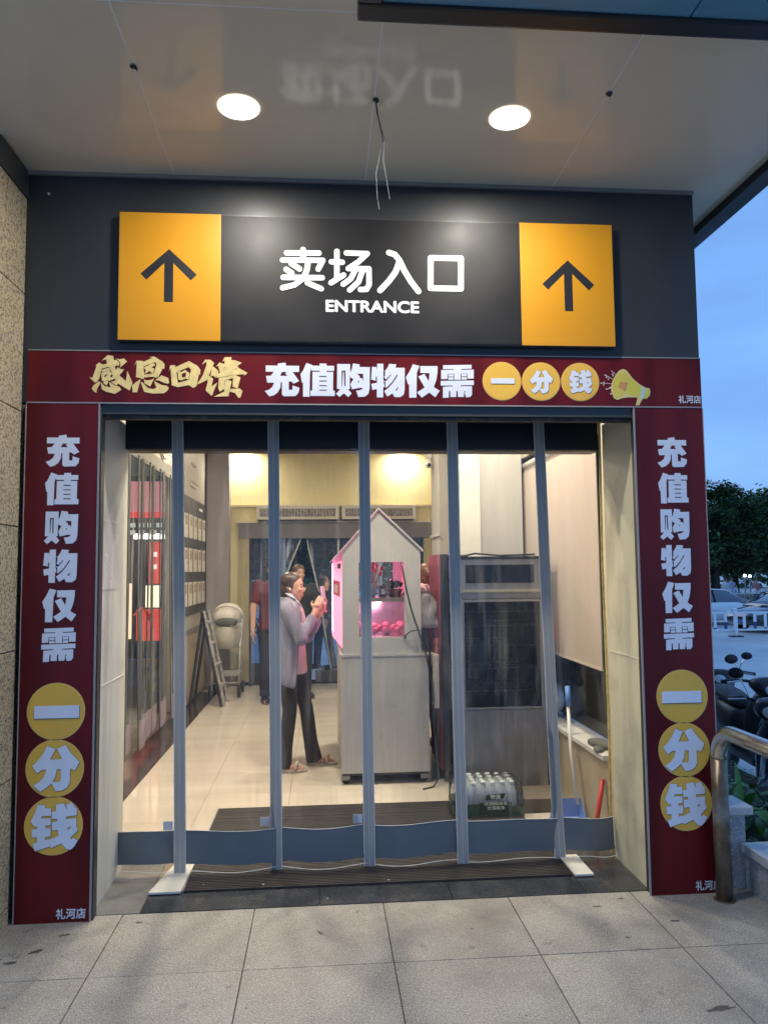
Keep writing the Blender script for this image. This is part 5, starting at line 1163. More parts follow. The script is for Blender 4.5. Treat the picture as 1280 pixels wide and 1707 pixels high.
# open shirt: ring sheets with front gap + sleeves
m_den = mat('grey denim shirt', (.22, .22, .28), .85, var=.3, scale=7, stretch=(2, 2, .5), bump=.35, bscale=9)
b = MB(); rows = [(.04, .66, .165, .195, 78), (.035, .80, .15, .185, 68), (.025, 1.0, .138, .175, 58), (.02, 1.15, .132, .172, 48), (.01, 1.25, .135, .185, 30), (0, 1.31, .10, .155, 28), (0, 1.345, .075, .085, 26), (.0, 1.375, .085, .08, 30)]
rings = []; N = 26
for (x, z, rx, ry, g) in rows:
    ring = []
    for k in range(N + 1):
        a = math.radians(g) + (2 * PI - 2 * math.radians(g)) * k / N
        f = 1 + (.13 * math.sin(k * 1.9 + z * 2) + .05 * math.sin(k * 3.7 - z * 5)) * max(0, 1.28 - z)
        ring.append((x + rx * math.cos(a) * f, ry * math.sin(a) * f, z - (.05 if z < .7 else 0) * math.cos(a)))
    rings.append(ring)
inner = [[(p[0] * .94, p[1] * .94, p[2]) for p in r] for r in rings]
b.loft(rings, cap=False, closed=False); o1 = b.build('shirt', m_den, wo, smooth=True, solid=.012, sub=1)
for sy, el, wr in ((-1, (.12, -.205, 1.05), (.195, -.115, 1.20)), (1, (.14, .19, 1.04), (.225, .06, 1.17))):
    b = MB(); chain(b, [(0, sy * .15, 1.285), (el[0] * .5, sy * .185, 1.17), el, ((el[0] + wr[0]) / 2, (el[1] + wr[1]) / 2 + sy * .004, (el[2] + wr[2]) / 2 - .004), wr], [.064, .058, .058, .050, .042], 14)
    me = remesh(b, .011, 3); me.materials.append(m_den); from_data('sleeve', me, o1)
# collar
for sy in (-1, 1):
    MB().add([(.085, sy * .03, 1.33), (.06, sy * .085, 1.36), (-.02, sy * .09, 1.405), (.03, sy * .05, 1.40), (.11, sy * .06, 1.29)], [(0, 1, 3), (1, 2, 3), (0, 4, 1)]).build('collar', mat('collar light', (.42, .44, .46), .8), o1, solid=.008)
# hair: cap + ponytail
b = MB(); R_h = Euler((0, .06, -.18)).to_matrix()
def HP(x, y, z): return Vector(hc) + R_h @ Vector((x, y, z))
b.ell(HP(-.020, 0, .050), .092, .083, .078, 18, 12); b.ell(HP(-.055, 0, -.02), .055, .072, .08, 14, 9); b.ell(HP(-.065, 0, -.085), .035, .05, .07, 12, 8); b.ell(HP(-.08, 0, .03), .05, .05, .05, 12, 8)
b.ell(HP(0, -.068, .02), .03, .014, .045, 10, 7); b.ell(HP(0, .068, .02), .03, .014, .045, 10, 7)
b.tube([HP(-.1, 0, .0), HP(-.12, 0, -.08), HP(-.10, -.01, -.18)], [.028, .03, .012], 10)
me = remesh(b, .007, 2); me.materials.append(mat('woman hair', (.05, .026, .016), .4, var=.5, scale=60, stretch=(4, 4, .6))); from_data('hair', me, wo)
b = MB(); b.ell(HP(.004, -.084, -.012), .006, .006, .010, 8, 6); b.build('earbud', mat('earbud white', (.85, .85, .85), .3), wo, smooth=True)
for sy, fx in ((-1, -.03), (1, .20)):
    b = MB(); n = 16
    ring = lambda z, s_: [(fx + .06 + .135 * s_ * math.cos(2 * PI * k / n), sy * .108 + .048 * s_ * math.sin(2 * PI * k / n), z) for k in range(n)]
    b.loft([ring(.0, .95), ring(.018, 1), ring(.024, .95)]); sl = b.build('slipper', mat('slipper beige', (.5, .42, .33), .7), wo, smooth=False)
    b = MB(); b.tube([(fx + .10, sy * .108 - .047, .02), (fx + .10, sy * .108 - .035, .062), (fx + .11, sy * .108, .072), (fx + .10, sy * .108 + .035, .062), (fx + .10, sy * .108 + .047, .02)], .015, 8); b.build('strap', MATS['slipper beige'], sl, smooth=True)
b = MB(); b.obox((.13, -.10, 1.10), .006, .03, .05, (0, 0, .3)); b.build('bag_strap_clip', m_black, wo)
place(wo, (-.275, 2.63, 0), -.06)
ph = thing('phone', 'lilac cased phone held up in both hands by the woman in denim', 'phone', (0, 0, 0))
b = MB(); b.box(-.006, .006, -.037, .037, -.075, .075, bev=.004); b.build('case', mat('phone case', (.62, .50, .66), .3), ph)
b = MB(); b.box(-.0085, -.0065, -.033, .033, -.07, .07); b.build('screen', emis('phone screen', (.6, .25, .35), .6), ph)
b = MB(); b.ell((.0, -.01, -.10), .01, .006, .03, 8, 6); b.ell((0, .0, -.13), .012, .012, .012, 8, 6); b.build('charm', mat('charm pink', (.8, .2, .3), .4), ph, smooth=True)
ph.location = (-.275 + .285, 2.60, 1.385); ph.rotation_euler = (0, -.15, -.35)

def simple_person(label, loc, rz, h, pose, cols, hair_len=0):
    """bystander: one continuous body with garments as children"""
    s = h / 1.7
    t = thing('person', label, 'person', (0, 0, 0))
    b = MB(); hcc = (.02, 0, 1.59); head(b, hcc, 1.0)
    torso(b, [(0, .90, .12, .17), (0, 1.0, .115, .16), (.01, 1.15, .11, .155), (.01, 1.32, .125, .185), (0, 1.41, .09, .15), (0, 1.46, .055, .065)])
    chain(b, [(0, 0, 1.42), (.01, 0, 1.52)], [.06, .055])
    for sy, key in ((-1, 'r'), (1, 'l')):
        sh = (0, sy * .19, 1.40); el, wr, d_, pn = pose[key]
        chain(b, [sh, el, wr], [.055, .044, .029]); hand(b, wr, d_, pn, .35, 1.05, -sy)
        fx = pose.get('f' + key, 0)
        chain(b, [(0, sy * .095, .92), (.03 + fx * .6, sy * .10, .50), (fx, sy * .11, .085)], [.095, .062, .042])
        b.tube([(fx - .05, sy * .11, .04), (fx + .07, sy * .115, .045), (fx + .19, sy * .125, .028)], [.036, .04, .028], 10)
    me = remesh(b, .012, 2); me.materials.append(SKIN); from_data('body', me, t); face_bits(t, hcc)
    b = MB(); torso(b, [(0, .86, .145, .19), (.01, 1.0, .135, .178), (.01, 1.15, .13, .172), (.01, 1.32, .142, .20), (0, 1.41, .105, .165), (0, 1.455, .068, .08)])
    for sy, key in ((-1, 'r'), (1, 'l')):
        el, wr = Vector(pose[key][0]), Vector(pose[key][1]); sh = Vector((0, sy * .185, 1.40)); k = cols.get('sleeve', .6)
        if k <= 1: chain(b, [sh, sh.lerp(el, k)], [.076, .068])
        else: chain(b, [sh, el, el.lerp(wr, .85)], [.074, .062, .045])
    me = remesh(b, .014, 3); me.materials.append(cols['top']); from_data('shirt', me, t)
    b = MB(); torso(b, [(0, .84, .135, .18), (0, .98, .125, .168)])
    for sy, key in ((-1, 'r'), (1, 'l')):
        fx = pose.get('f' + key, 0); b.tube([(0, sy * .095, .9), (.03 + fx * .6, sy * .10, .5), (fx, sy * .11, .07)], [.105, .078, .062], 14)
    me = remesh(b, .014, 2); me.materials.append(cols['legs']); from_data('trousers', me, t)
    for sy, key in ((-1, 'r'), (1, 'l')):
        fx = pose.get('f' + key, 0); b = MB(); b.ell((fx + .06, sy * .115, .038), .15, .052, .045, 14, 8); b.build('shoe', m_black, t, smooth=True)
    b = MB(); c = Vector(hcc); b.ell(c + Vector((-.018, 0, .04)), .098, .085, .09, 16, 10); b.ell(c + Vector((-.05, 0, -.02)), .058, .076, .07, 12, 8)
    if hair_len: b.ell(c + Vector((-.085, 0, .02)), .05, .05, .05, 12, 8)
    me = remesh(b, .010, 2); me.materials.append(cols.get('hair', HAIR)); from_data('hair', me, t)
    t.scale = (s, s, s); place(t, loc, rz); return t
relaxed = lambda sy: ((.02, sy * .25, 1.12), (.05, sy * .26, .86), (.1, 0, -1), (0, -sy, 0))
m_mar = mat('maroon shirt', (.10, .022, .03), .8, var=.15); m_trs = mat('dark trousers', (.02, .022, .03), .8, var=.3)
simple_person('man in maroon short sleeved shirt behind the second curtain seam', (-.60, 5.9, 0), -PI / 2 + .25, 1.72, {'r': relaxed(-1), 'l': relaxed(1), 'fr': .03, 'fl': 0}, {'top': m_mar, 'legs': m_trs, 'sleeve': .62})
simple_person('smiling person holding up a phone behind the woman in denim', (-.30, 6.1, 0), -PI / 2 + .45, 1.66,
              {'r': ((.12, -.24, 1.15), (.30, -.12, 1.28), (.4, .2, .8), (.2, 1, 0)), 'l': ((.16, .25, 1.16), (.34, .24, 1.40), (.3, 0, .9), (0, -1, 0))},
              {'top': mat('black cardigan', (.018, .02, .024), .8, var=.2), 'legs': m_trs, 'sleeve': 2, 'hair': mat('brown hair', (.09, .045, .02), .5, var=.4, scale=50)}, 1)
ph2 = thing('phone', 'dark phone held up by the smiling person at the back', 'phone', (-.01, 5.72, 1.43))
MB().box(-.045, .030, 5.715, 5.725, 1.36, 1.50, bev=.003).build('case', m_black, ph2)
MB().box(-.040, .025, 5.7265, 5.728, 1.365, 1.495).build('screen', emis('phone screen dim', (.4, .42, .5), .5), ph2)
simple_person('passer by in navy top and dark jeans outside the back door', (.06, 9.1, -.02), PI + .2, 1.62, {'r': relaxed(-1), 'l': relaxed(1), 'fr': .14, 'fl': -.1},
              {'top': mat('navy top', (.02, .03, .055), .8, var=.2), 'legs': mat('blue jeans', (.03, .05, .09), .8, var=.2), 'sleeve': 2})
# vendor at the right of the kiosk
m_scarf = mat('pink scarf', (.62, .30, .34), .8, var=.25, scale=14)
vd = simple_person('vendor with brown hair and pink scarf bending beside the kiosk', (.93, 3.15, 0), PI * .62, 1.63,
              {'r': ((.10, -.26, 1.16), (.24, -.14, 1.05), (.6, .3, -.3), (0, 1, 0)), 'l': ((.12, .26, 1.15), (.26, .12, 1.02), (.6, -.3, -.3), (0, -1, 0))},
              {'top': mat('navy jacket', (.02, .024, .04), .8, var=.25), 'legs': m_trs, 'sleeve': 2, 'hair': mat('auburn hair', (.14, .05, .02), .4, var=.3, scale=50, stretch=(4, 4, .6))}, 1)
b = MB(); b.tube([(.10 * math.cos(t * PI / 8), .12 * math.sin(t * PI / 8), 1.47 + .02 * math.sin(t * 1.3)) for t in range(17)], .045, 10); b.ell((.10, -.05, 1.36), .05, .06, .12, 10, 7)
me = remesh(b, .014, 2); me.materials.append(m_scarf); from_data('scarf', me, vd)
# ================================================================== OUTSIDE, RIGHT
m_lg = mat('light grey granite', (.36, .36, .36), .5, var=.12, scale=4, speck=[(150., .57, (.12, .12, .12)), (120., .6, (.6, .6, .6))], bump=.1, bscale=120)
gw = thing('planter_wall', 'low grey granite planter wall with coping running along the platform edge', 'low wall', (2.1, -1, -.1))
for k in range(6):
    y1 = .03 - k * .62; MB().box(2.075, 2.20, y1 - .616, y1, -.72, .175, bev=.002).build('stone_slab', m_lg, gw)
    MB().box(2.055, 2.235, y1 - .616, y1 - .0, .178, .222, bev=.006).build('coping', mat('coping granite', (.48, .48, .48), .4, var=.06, speck=[(150., .62, (.2, .2, .2))]), gw)
gp = thing('granite_post', 'short grey granite post with overhanging cap beside the right banner', 'post', (2.02, .12, 0))
MB().box(1.945, 2.09, .04, .19, -.1, .352, bev=.002).build('shaft', m_lg, gp)
MB().box(1.942, 2.125, .02, .22, .354, .395, bev=.006).build('cap', MATS['coping granite'], gp)
soil = MB(); soil.box(2.202, 3.3, -3.6, 3.0, -.70, -.02); soil.build('planter_soil', mat('soil', (.035, .028, .02), .95, var=.4, scale=20, bump=.8, bscale=30), kind='structure')

# handrail
m_rail = mat('tarnished steel tube', (.24, .205, .16), .32, metal=.6, var=.35, scale=9, stretch=(2, 2, .6), dirt=(.42, .62, .75, (.11, .065, .03)), dirt_scale=7, bump=.1, bscale=30)
m_rail2 = mat('bright steel tube', (.50, .48, .43), .24, metal=.9, var=.15, scale=5)
hr = thing('handrail', 'tarnished steel handrail with rounded corner in front of the right banner', 'handrail', (1.904, -.082, 0))
b = MB(); b.tube([(1.904, -.082, .0), (1.904, -.082, .66)], .038, 24); b.build('post', m_rail, hr, smooth=True)
pts = [(1.904, -.082, .66)] + [(1.904, -.082 - .14 * (1 - math.cos(a)), .66 + .14 * math.sin(a)) for a in [PI / 2 * k / 8 for k in range(1, 9)]] + [(1.904, -2.4, .80)]
b = MB(); b.tube(pts, .0375, 24); b.build('rail', m_rail2, hr, smooth=True)
b = MB(); b.tube([(1.904, -2.36, 0), (1.904, -2.36, .8)], .038, 16); b.build('post', m_rail, hr, smooth=True)
b = MB(); b.lathe([(.052, 0), (.050, .004), (.039, .006)], (1.904, -.082, .0), 24); b.build('base_ring', m_rail, hr)

# planter plants
leafcols = [mat('leaf green', (.045, .13, .025), .45, var=.3, scale=8), mat('leaf bright', (.09, .22, .035), .45, var=.3, scale=8), mat('leaf dark', (.025, .07, .02), .45, var=.3, scale=8)]
def leaf_mesh(L_, W_, mt, droop):
    b = MB(); N = 7; rings = []
    for j in range(N + 1):
        t = j / N; w = W_ * math.sin(PI * min(1, t * .96 + .04)) ** .8 * (1 - .3 * t); z = droop * (t - 1.3 * t * t)
        rings.append([(L_ * t, -w, z + w * .3), (L_ * t, 0, z), (L_ * t, w, z + w * .3)])
    b.loft(rings, cap=False, closed=False)
    me = bpy.data.meshes.new('leaf'); me.from_pydata(b.v, [], b.f); me.materials.append(mt); me.polygons.foreach_set('use_smooth', [True] * len(me.polygons)); return me
LM = [leaf_mesh(.26, .022, leafcols[0], .10), leaf_mesh(.34, .020, leafcols[1], .14), leaf_mesh(.16, .040, leafcols[1], .04), leaf_mesh(.13, .036, leafcols[0], .03), leaf_mesh(.3, .018, leafcols[2], .12)]
pr = random.Random(11)
def plant(x, y, z, kinds, n, s, label, sp=.04, up=.55):
    t = thing('plant', label, 'plant', (x, y, z), 'green plants in the granite planter')
    b = MB(); b.tube([(x, y, z), (x + .01, y, z + .12 * s)], [.01, .006], 6); b.build('stem', leafcols[2], t)
    for k in range(n):
        o = bpy.data.objects.new('leaf', LM[pr.choice(kinds)]); COL.objects.link(o); o.parent = t
        o.location = (pr.uniform(-sp, sp), pr.uniform(-sp, sp), pr.uniform(0, .22) * s)
        o.rotation_euler = (pr.uniform(-.3, .3), -pr.uniform(.1, 1.2) * up * 1.6, pr.uniform(0, 2 * PI)); q = s * pr.uniform(.7, 1.15); o.scale = (q, q, q)
for k, (x, y, kd, n, s, lb, sp) in enumerate(((2.34, .55, (0, 1, 4), 22, 1.0, 'arching strap leaved plant closest to the granite post', .06), (2.55, .35, (2, 3), 60, 1.0, 'bright green bushy plant at the picture edge', .16),
        (2.62, .95, (2, 3, 0), 40, .9, 'leafy shrub behind the bright bushy plant', .14), (2.36, 1.25, (0, 4, 3), 26, 1.0, 'dark strap leaved plant along the building wall', .08),
        (2.42, -.05, (0, 1, 3), 26, .8, 'low green plant directly behind planter coping', .08), (2.85, .5, (2, 3), 50, 1.1, 'round leafy plant at back of planter', .16), (2.5, 1.9, (1, 4), 20, 1.1, 'tall strap leaved plant near scooter wheels', .07))):
    plant(x, y, -.02, kd, n, s, lb, sp)
cover = MB()
for k in range(1400):
    x, y = pr.uniform(2.22, 3.25), pr.uniform(-1.5, 2.9); a = pr.uniform(0, PI * 2); s = pr.uniform(.015, .04); z = -.02 + pr.uniform(0, .08)
    p = Vector((x, y, z)); u = Vector((math.cos(a), math.sin(a), pr.uniform(-.3, .6))) * s; w = Vector((-math.sin(a), math.cos(a), .1)) * s * .4
    cover.add([p, p + u * .5 + w, p + u, p + u * .5 - w], [(0, 1, 2, 3)])
cover.build('ground_cover', leafcols[0], kind='stuff', label='low leafy ground cover between planter shrubs', cat='ground cover', loc=(2.7, .7, 0))

# ------------------------------------------------------------------ scooters
m_scb = mat('scooter graphite', (.018, .020, .026), .25, var=.06, coat=.35)
m_scblack = mat('scooter black plastic', (.015, .016, .018), .4, var=.1)
m_chrome = mat('chrome', (.6, .6, .6), .12, metal=1)
def sring(cx_, cy_, cz, rx, ry, rz_tilt=0, n=18, p=.8):
    return [(cx_ + rz_tilt * math.sin(2 * PI * k / n) * 0 + (ry * 0), cy_ + rx * (abs(math.cos(2 * PI * k / n)) ** p) * (1 if math.cos(2 * PI * k / n) >= 0 else -1), cz + ry * (abs(math.sin(2 * PI * k / n)) ** p) * (1 if math.sin(2 * PI * k / n) >= 0 else -1)) for k in range(n)]
def make_scooter(label, body, group, seat_col=None):
    """x forward, y across, origin on the ground midway"""
    t = thing('scooter', label, 'scooter', (0, 0, 0), group)
    for x in (-.62, .66):
        w = MB(); prof = []
        w.lathe([(.15, -.04), (.195, -.05), (.235, -.03), (.245, 0), (.235, .03), (.195, .05), (.15, .04)], (x, 0, .245), 28, 'y')
        wt = w.build('tyre', m_scblack, t, smooth=True)
        w = MB(); w.lathe([(.0, -.03), (.13, -.028), (.16, -.045), (.16, .045), (.13, .028), (0, .03)], (x, 0, .245), 20, 'y'); w.build('rim', m_metal, wt)
    # rear body and under seat shell
    b = MB(); b.loft([[(x, p[1], p[2]) for p in sring(0, 0, z, w_, h)] for x, z, w_, h in ((-.92, .62, .03, .03), (-.88, .60, .09, .09), (-.70, .58, .15, .15), (-.45, .55, .165, .19), (-.20, .50, .15, .21), (-.12, .48, .12, .20))])
    b.build('rear_body', body, t, smooth=True)
    b = MB(); b.box(-.20, .36, -.145, .145, .24, .31, bev=.02); b.build('footboard', m_scblack, t)
    b = MB(); rows = [(.60, .30, .10, .03), (.50, .35, .165, .05), (.42, .48, .19, .055), (.395, .62, .20, .05), (.40, .75, .18, .05), (.42, .86, .12, .045), (.44, .93, .07, .04)]
    b.loft([[(x + dx * (abs(math.sin(2 * PI * k / 20)) ** .7) * (1 if math.sin(2 * PI * k / 20) > 0 else -1) - .10 * (abs(math.cos(2 * PI * k / 20)) ** 2), w_ * math.cos(2 * PI * k / 20), z) for k in range(20)] for x, z, w_, dx in rows])
    sh = b.build('front_shield', body, t, smooth=True)
    for z in (.62, .585, .55): MB().tube([(.452 - abs(yy) * .25, yy, z) for yy in (-.07, -.035, 0, .035, .07)], .008, 5).build('vent_slat', m_chrome if z == .585 else m_scblack, sh)
    MB().tube([(.455 - .6 * (a * a) * .03, .12 * math.cos(PI * k / 12), .50 + .26 * math.sin(PI * k / 12)) for k, a in enumerate([abs(q - 6) / 3 for q in range(13)])], .005, 5).build('trim_line', m_chrome, sh)
    b = MB(); b.ell((.64, 0, .40), .26, .085, .13, 18, 10); b.build('front_fender', body, t, smooth=True)
    b = MB(); b.ell((-.72, 0, .42), .22, .085, .10, 16, 8); b.build('rear_fender', m_scblack, t, smooth=True)
    b = MB()
    for sy in (-1, 1): b.tube([(.66, sy * .075, .245), (.50, sy * .07, .62)], .02, 8)
    b.build('fork', m_metal, t, smooth=True)
    b = MB(); b.loft([[(x, p[1], p[2]) for p in sring(0, 0, z, w_, h)] for x, z, w_, h in ((-.82, .80, .10, .03), (-.75, .79, .135, .045), (-.50, .77, .14, .05), (-.25, .74, .12, .05), (-.12, .73, .06, .03))])
    b.build('seat', seat_col or mat('seat leather', (.018, .018, .02), .6), t, smooth=True)
    # handlebar unit
    hb_ = thing  # noqa
    b = MB(); b.tube([(.42, 0, .80), (.36, 0, 1.0)], .028, 10); b.build('steering_column', m_scblack, t)
    b = MB(); b.loft([[(x, p[1], p[2]) for p in sring(0, 0, z, w_, h)] for x, z, w_, h in ((.30, 1.0, .10, .03), (.36, 1.0, .16, .06), (.44, .98, .15, .085), (.50, .96, .09, .06))]); cw = b.build('handlebar_cowl', body, t, smooth=True)
    b = MB(); b.ell((.495, 0, .96), .02, .07, .05, 14, 8); b.build('headlamp', mat('lamp glass', (.6, .65, .68), .1, coat=1), cw, smooth=True)
    b = MB(); b.tube([(.30, -.38, 1.01), (.34, -.22, 1.03), (.37, 0, 1.0), (.34, .22, 1.03), (.30, .38, 1.01)], .014, 8); b.build('handlebar', m_scblack, t, smooth=True)
    for sy in (-1, 1):
        MB().tube([(.33, sy * .25, 1.028), (.298, sy * .385, 1.008)], .020, 10).build('grip', m_scblack, t, smooth=True)
        MB().tube([(.37, sy * .22, 1.03), (.385, sy * .36, 1.015)], .006, 6).build('brake_lever', m_chrome, t)
        MB().tube([(.35, sy * .20, 1.03), (.36, sy * .24, 1.14), (.355, sy * .28, 1.19)], .005, 6).build('mirror_stem', m_chrome, t)
        b = MB(); b.ell((.35, sy * .30, 1.225), .014, .062, .045, 16, 8); mi = b.build('mirror', m_scblack, t, smooth=True)
        b = MB(); b.ell((.339, sy * .30, 1.225), .006, .054, .038, 16, 8); b.build('mirror_glass', m_chrome, mi, smooth=True)
    b = MB(); b.tube([(-.86, .09, .66), (-.98, .06, .72), (-.98, -.06, .72), (-.86, -.09, .66)], .010, 7); b.build('grab_rail', m_chrome, t)
    b = MB(); b.ell((-.92, 0, .60), .02, .07, .03, 12, 6); b.build('tail_lamp', mat('tail red', (.4, .01, .01), .15, coat=1), t, smooth=True)
    return t
GR = 'electric scooters parked beside the building'
s0 = make_scooter('graphite scooter with vented front shield, nearest behind handrail', m_scb, GR)
wk = MB(); wk.box(3.3, 7.4, -3.6, 9.5, -.71, -.50, bev=.01); wk.box(1.96, 3.296, 3.01, 9.5, -.71, -.502); wk.build('walkway', m_asph, kind='structure')
place(s0, (3.80, 2.34, -.50), math.radians(222))
def sc_copy(loc, rz, label, body=None):
    c = copy_tree(s0); c['label'] = label; c['group'] = GR; place(c, loc, rz)
    if body:
        for ch in c.children:
            if ch.name.split('.')[0] in ('rear_body', 'front_shield', 'front_fender', 'handlebar_cowl'):
                ch.data = ch.data.copy(); ch.data.materials[0] = body
    return c
m_sw = mat('scooter white', (.6, .62, .64), .2, coat=.6); m_sred = mat('scooter red', (.30, .02, .02), .2, coat=.6); m_sblu = mat('scooter blue grey', (.10, .16, .2), .2, coat=.6)
sc_copy((4.15, 3.55, -.50), math.radians(262), 'black scooter with bare handlebars second behind the graphite one', m_scblack)
sc_copy((4.95, 5.6, -.70), math.radians(240), 'black scooter farther back with tall handlebars by banner edge', m_scblack)
sc_copy((2.72, 3.9, -.50), math.radians(255), 'blue grey scooter seen through the side window', m_sblu)
sc_copy((2.78, 5.1, -.50), math.radians(250), 'white scooter seen through the side window glass', m_sw)
sc_copy((3.5, 6.2, -.50), math.radians(258), 'red scooter seen behind the side window', m_sred)

# ------------------------------------------------------------------ guard rail
m_fw = mat('fence white', (.85, .86, .88), .45, var=.08)
m_fb = mat('fence blue', (.03, .06, .22), .45)
def fence_post(t, x, y): 
    MB().box(x - .05, x + .05, y - .05, y + .05, -.66, .19, bev=.01).build('post', m_fw, t)
    b = MB(); b.lathe([(.075, .19), (.07, .215), (.02, .235), (0, .236)], (x, y, 0), 10); b.build('post_cap', m_fw, t)
    MB().box(x - .20, x + .20, y - .14, y + .14, -.699, -.66, bev=.008).build('foot', m_scblack, t)
fe = thing('guard_rail', 'white slatted traffic guard rail with blue lower slats across car park', 'fence', (14, 20.8, -.7))
fp = [10.4, 13.55, 16.7, 19.9]
for i, x in enumerate(fp): fence_post(fe, x, 20.8 - (x - 10.4) * .02)
for i in range(3):
    x0, x1 = fp[i] + .05, fp[i + 1] - .05; y = 20.8 - (x0 - 10.4) * .02
    for z in (.06, -.50): MB().box(x0, x1, y - .025, y + .025, z, z + .055).build('rail', m_fw, fe)
    n = 8
    for k in range(n):
        x = x0 + (x1 - x0) * (k + .7) / (n + .4); top = k % 2 == 0
        MB().box(x - .045, x + .045, y - .012, y + .012, -.22 if not top else -.40, .058).build('slat', m_fw, fe)
        MB().box(x - .045, x + .045, y - .012, y + .012, -.443, -.222 if not top else -.402).build('slat', m_fb, fe)

# ------------------------------------------------------------------ cars
m_cgl = mat('car glass', (.05, .07, .10), .06, coat=1, var=.2, scale=2)
def make_car(label, paint, loc, rz, group='cars parked beyond the guard rail'):
    t = thing('parked_car', label, 'car', (0, 0, 0), group)
    # x forward; section: half width and heights
    st = [(-2.28, .40, .62, .70), (-2.2, .30, .76, .82), (-1.9, .22, .88, .92), (-1.2, .20, .93, .90), (0, .20, .94, .92), (1.0, .20, .93, .90), (1.6, .22, .90, .82), (2.1, .26, .84, .72), (2.3, .36, .66, .60)]
    rings = []
    for x, z0, w, z1 in st:
        h = z1 - z0
        half = [(w * .86, z0), (w * .97, z0 + h * .22), (w, z0 + h * .5), (w * .97, z0 + h * .8), (w * .86, z1 - .01), (w * .45, z1 + .025), (0, z1 + .03)]
        pts = [(x, y, z) for y, z in half] + [(x, -y, z) for y, z in half[-2::-1]]
        rings.append(pts)
    b = MB(); b.loft(rings); b.build('body', paint, t, smooth=True)
    gh = [(-1.95, .90, .70, .92), (-1.45, .80, .70, 1.22), (-.8, .78, .66, 1.38), (0, .78, .64, 1.42), (.55, .78, .64, 1.34), (1.05, .80, .68, 1.05), (1.35, .82, .74, .90)]
    rings = []
    for x, wb, wt, zt in gh:
        half = [(wb, .86), (wb * .985, .92), (wt + .03, max(.93, zt - .06)), (wt - .08, max(.935, zt - .01)), (wt * .5, max(.94, zt + .015)), (0, max(.94, zt + .02))]
        rings.append([(x, y, z) for y, z in half] + [(x, -y, z) for y, z in half[-2::-1]])
    b = MB(); b.loft(rings); b.build('glasshouse', m_cgl, t, smooth=True)
    roof = [(-1.15, .60, 1.335), (-.8, .62, 1.40), (0, .60, 1.445), (.45, .58, 1.39), (.6, .56, 1.35)]
    b = MB(); b.loft([[(x, w, z - .02), (x, w * .8, z + .012), (x, 0, z + .028), (x, -w * .8, z + .012), (x, -w, z - .02), (x, 0, z - .03)] for x, w, z in roof]); b.build('roof', paint, t, smooth=True)
    for sy in (-1, 1):
        b = MB(); b.tube([(1.22, sy * .77, .93), (.58, sy * .645, 1.345), (-.1, sy * .655, 1.42), (-.9, sy * .665, 1.37), (-1.75, sy * .74, .97)], .028, 6); b.build('roof_pillar', paint, t, smooth=True)
        b = MB(); b.tube([(-.15, sy * .80, .92), (-.12, sy * .665, 1.40)], .028, 6); b.build('roof_pillar', m_scblack, t)
        b = MB(); b.ell((.85, sy * .98, .98), .09, .10, .06, 12, 7); b.build('door_mirror', paint, t, smooth=True)
        b = MB(); b.ell((2.05, sy * .66, .66), .20, .13, .07, 12, 7); b.build('headlight', mat('headlight glass', (.65, .7, .75), .1, coat=1), t, smooth=True)
        b = MB(); b.ell((-2.16, sy * .66, .76), .10, .14, .06, 12, 7); b.build('tail_light', MATS['tail red'], t, smooth=True)
        MB().box(.42, .56, sy * .925 - .006 * 1, sy * .945 + .006, .77, .79).build('door_handle', m_chrome, t)
        for x in (-1.35, 1.42):
            w_ = MB().lathe([(.20, -.10), (.31, -.11), (.335, -.08), (.335, .08), (.31, .11), (.20, .10)], (x, sy * .82, .335), 24, 'y').build('tyre', m_scblack, t, smooth=True)
            MB().lathe([(0, -.09), (.06, -.105), (.20, -.10), (.21, .1), (0, .1)], (x, sy * .82, .335), 12, 'y').build('rim', m_metal, w_)
    MB().box(2.24, 2.33, -.45, .45, .42, .56, bev=.02).build('grille', m_scblack, t)
    MB().box(2.332, 2.34, -.22, .22, .36, .46).build('number_plate', mat('plate', (.1, .2, .5), .4), t)
    place(t, loc, rz); return t
m_cw = mat('white car paint', (.85, .86, .87), .2, coat=1); m_cb = mat('dark blue car paint', (.02, .032, .05), .16, coat=1); m_ck = mat('black car paint', (.012, .013, .016), .15, coat=1)
make_car('white hatchback parked behind the guard rail, left of the dark blue car', m_cw, (15.0, 26.2, -.70), math.radians(200))
make_car('dark blue car with sloping windscreen parked right behind guard rail', m_cb, (16.8, 22.9, -.70), math.radians(195))
make_car('black car whose end just shows beside the maroon banner', m_ck, (11.0, 23.2, -.70), math.radians(265))
make_car('dark car in the far row under the trees', m_ck, (24.5, 33, -.70), math.radians(185), 'cars in the far row under the trees')
make_car('pale car in the far row near the picture edge', m_cw, (27.5, 36, -.70), math.radians(180), 'cars in the far row under the trees')

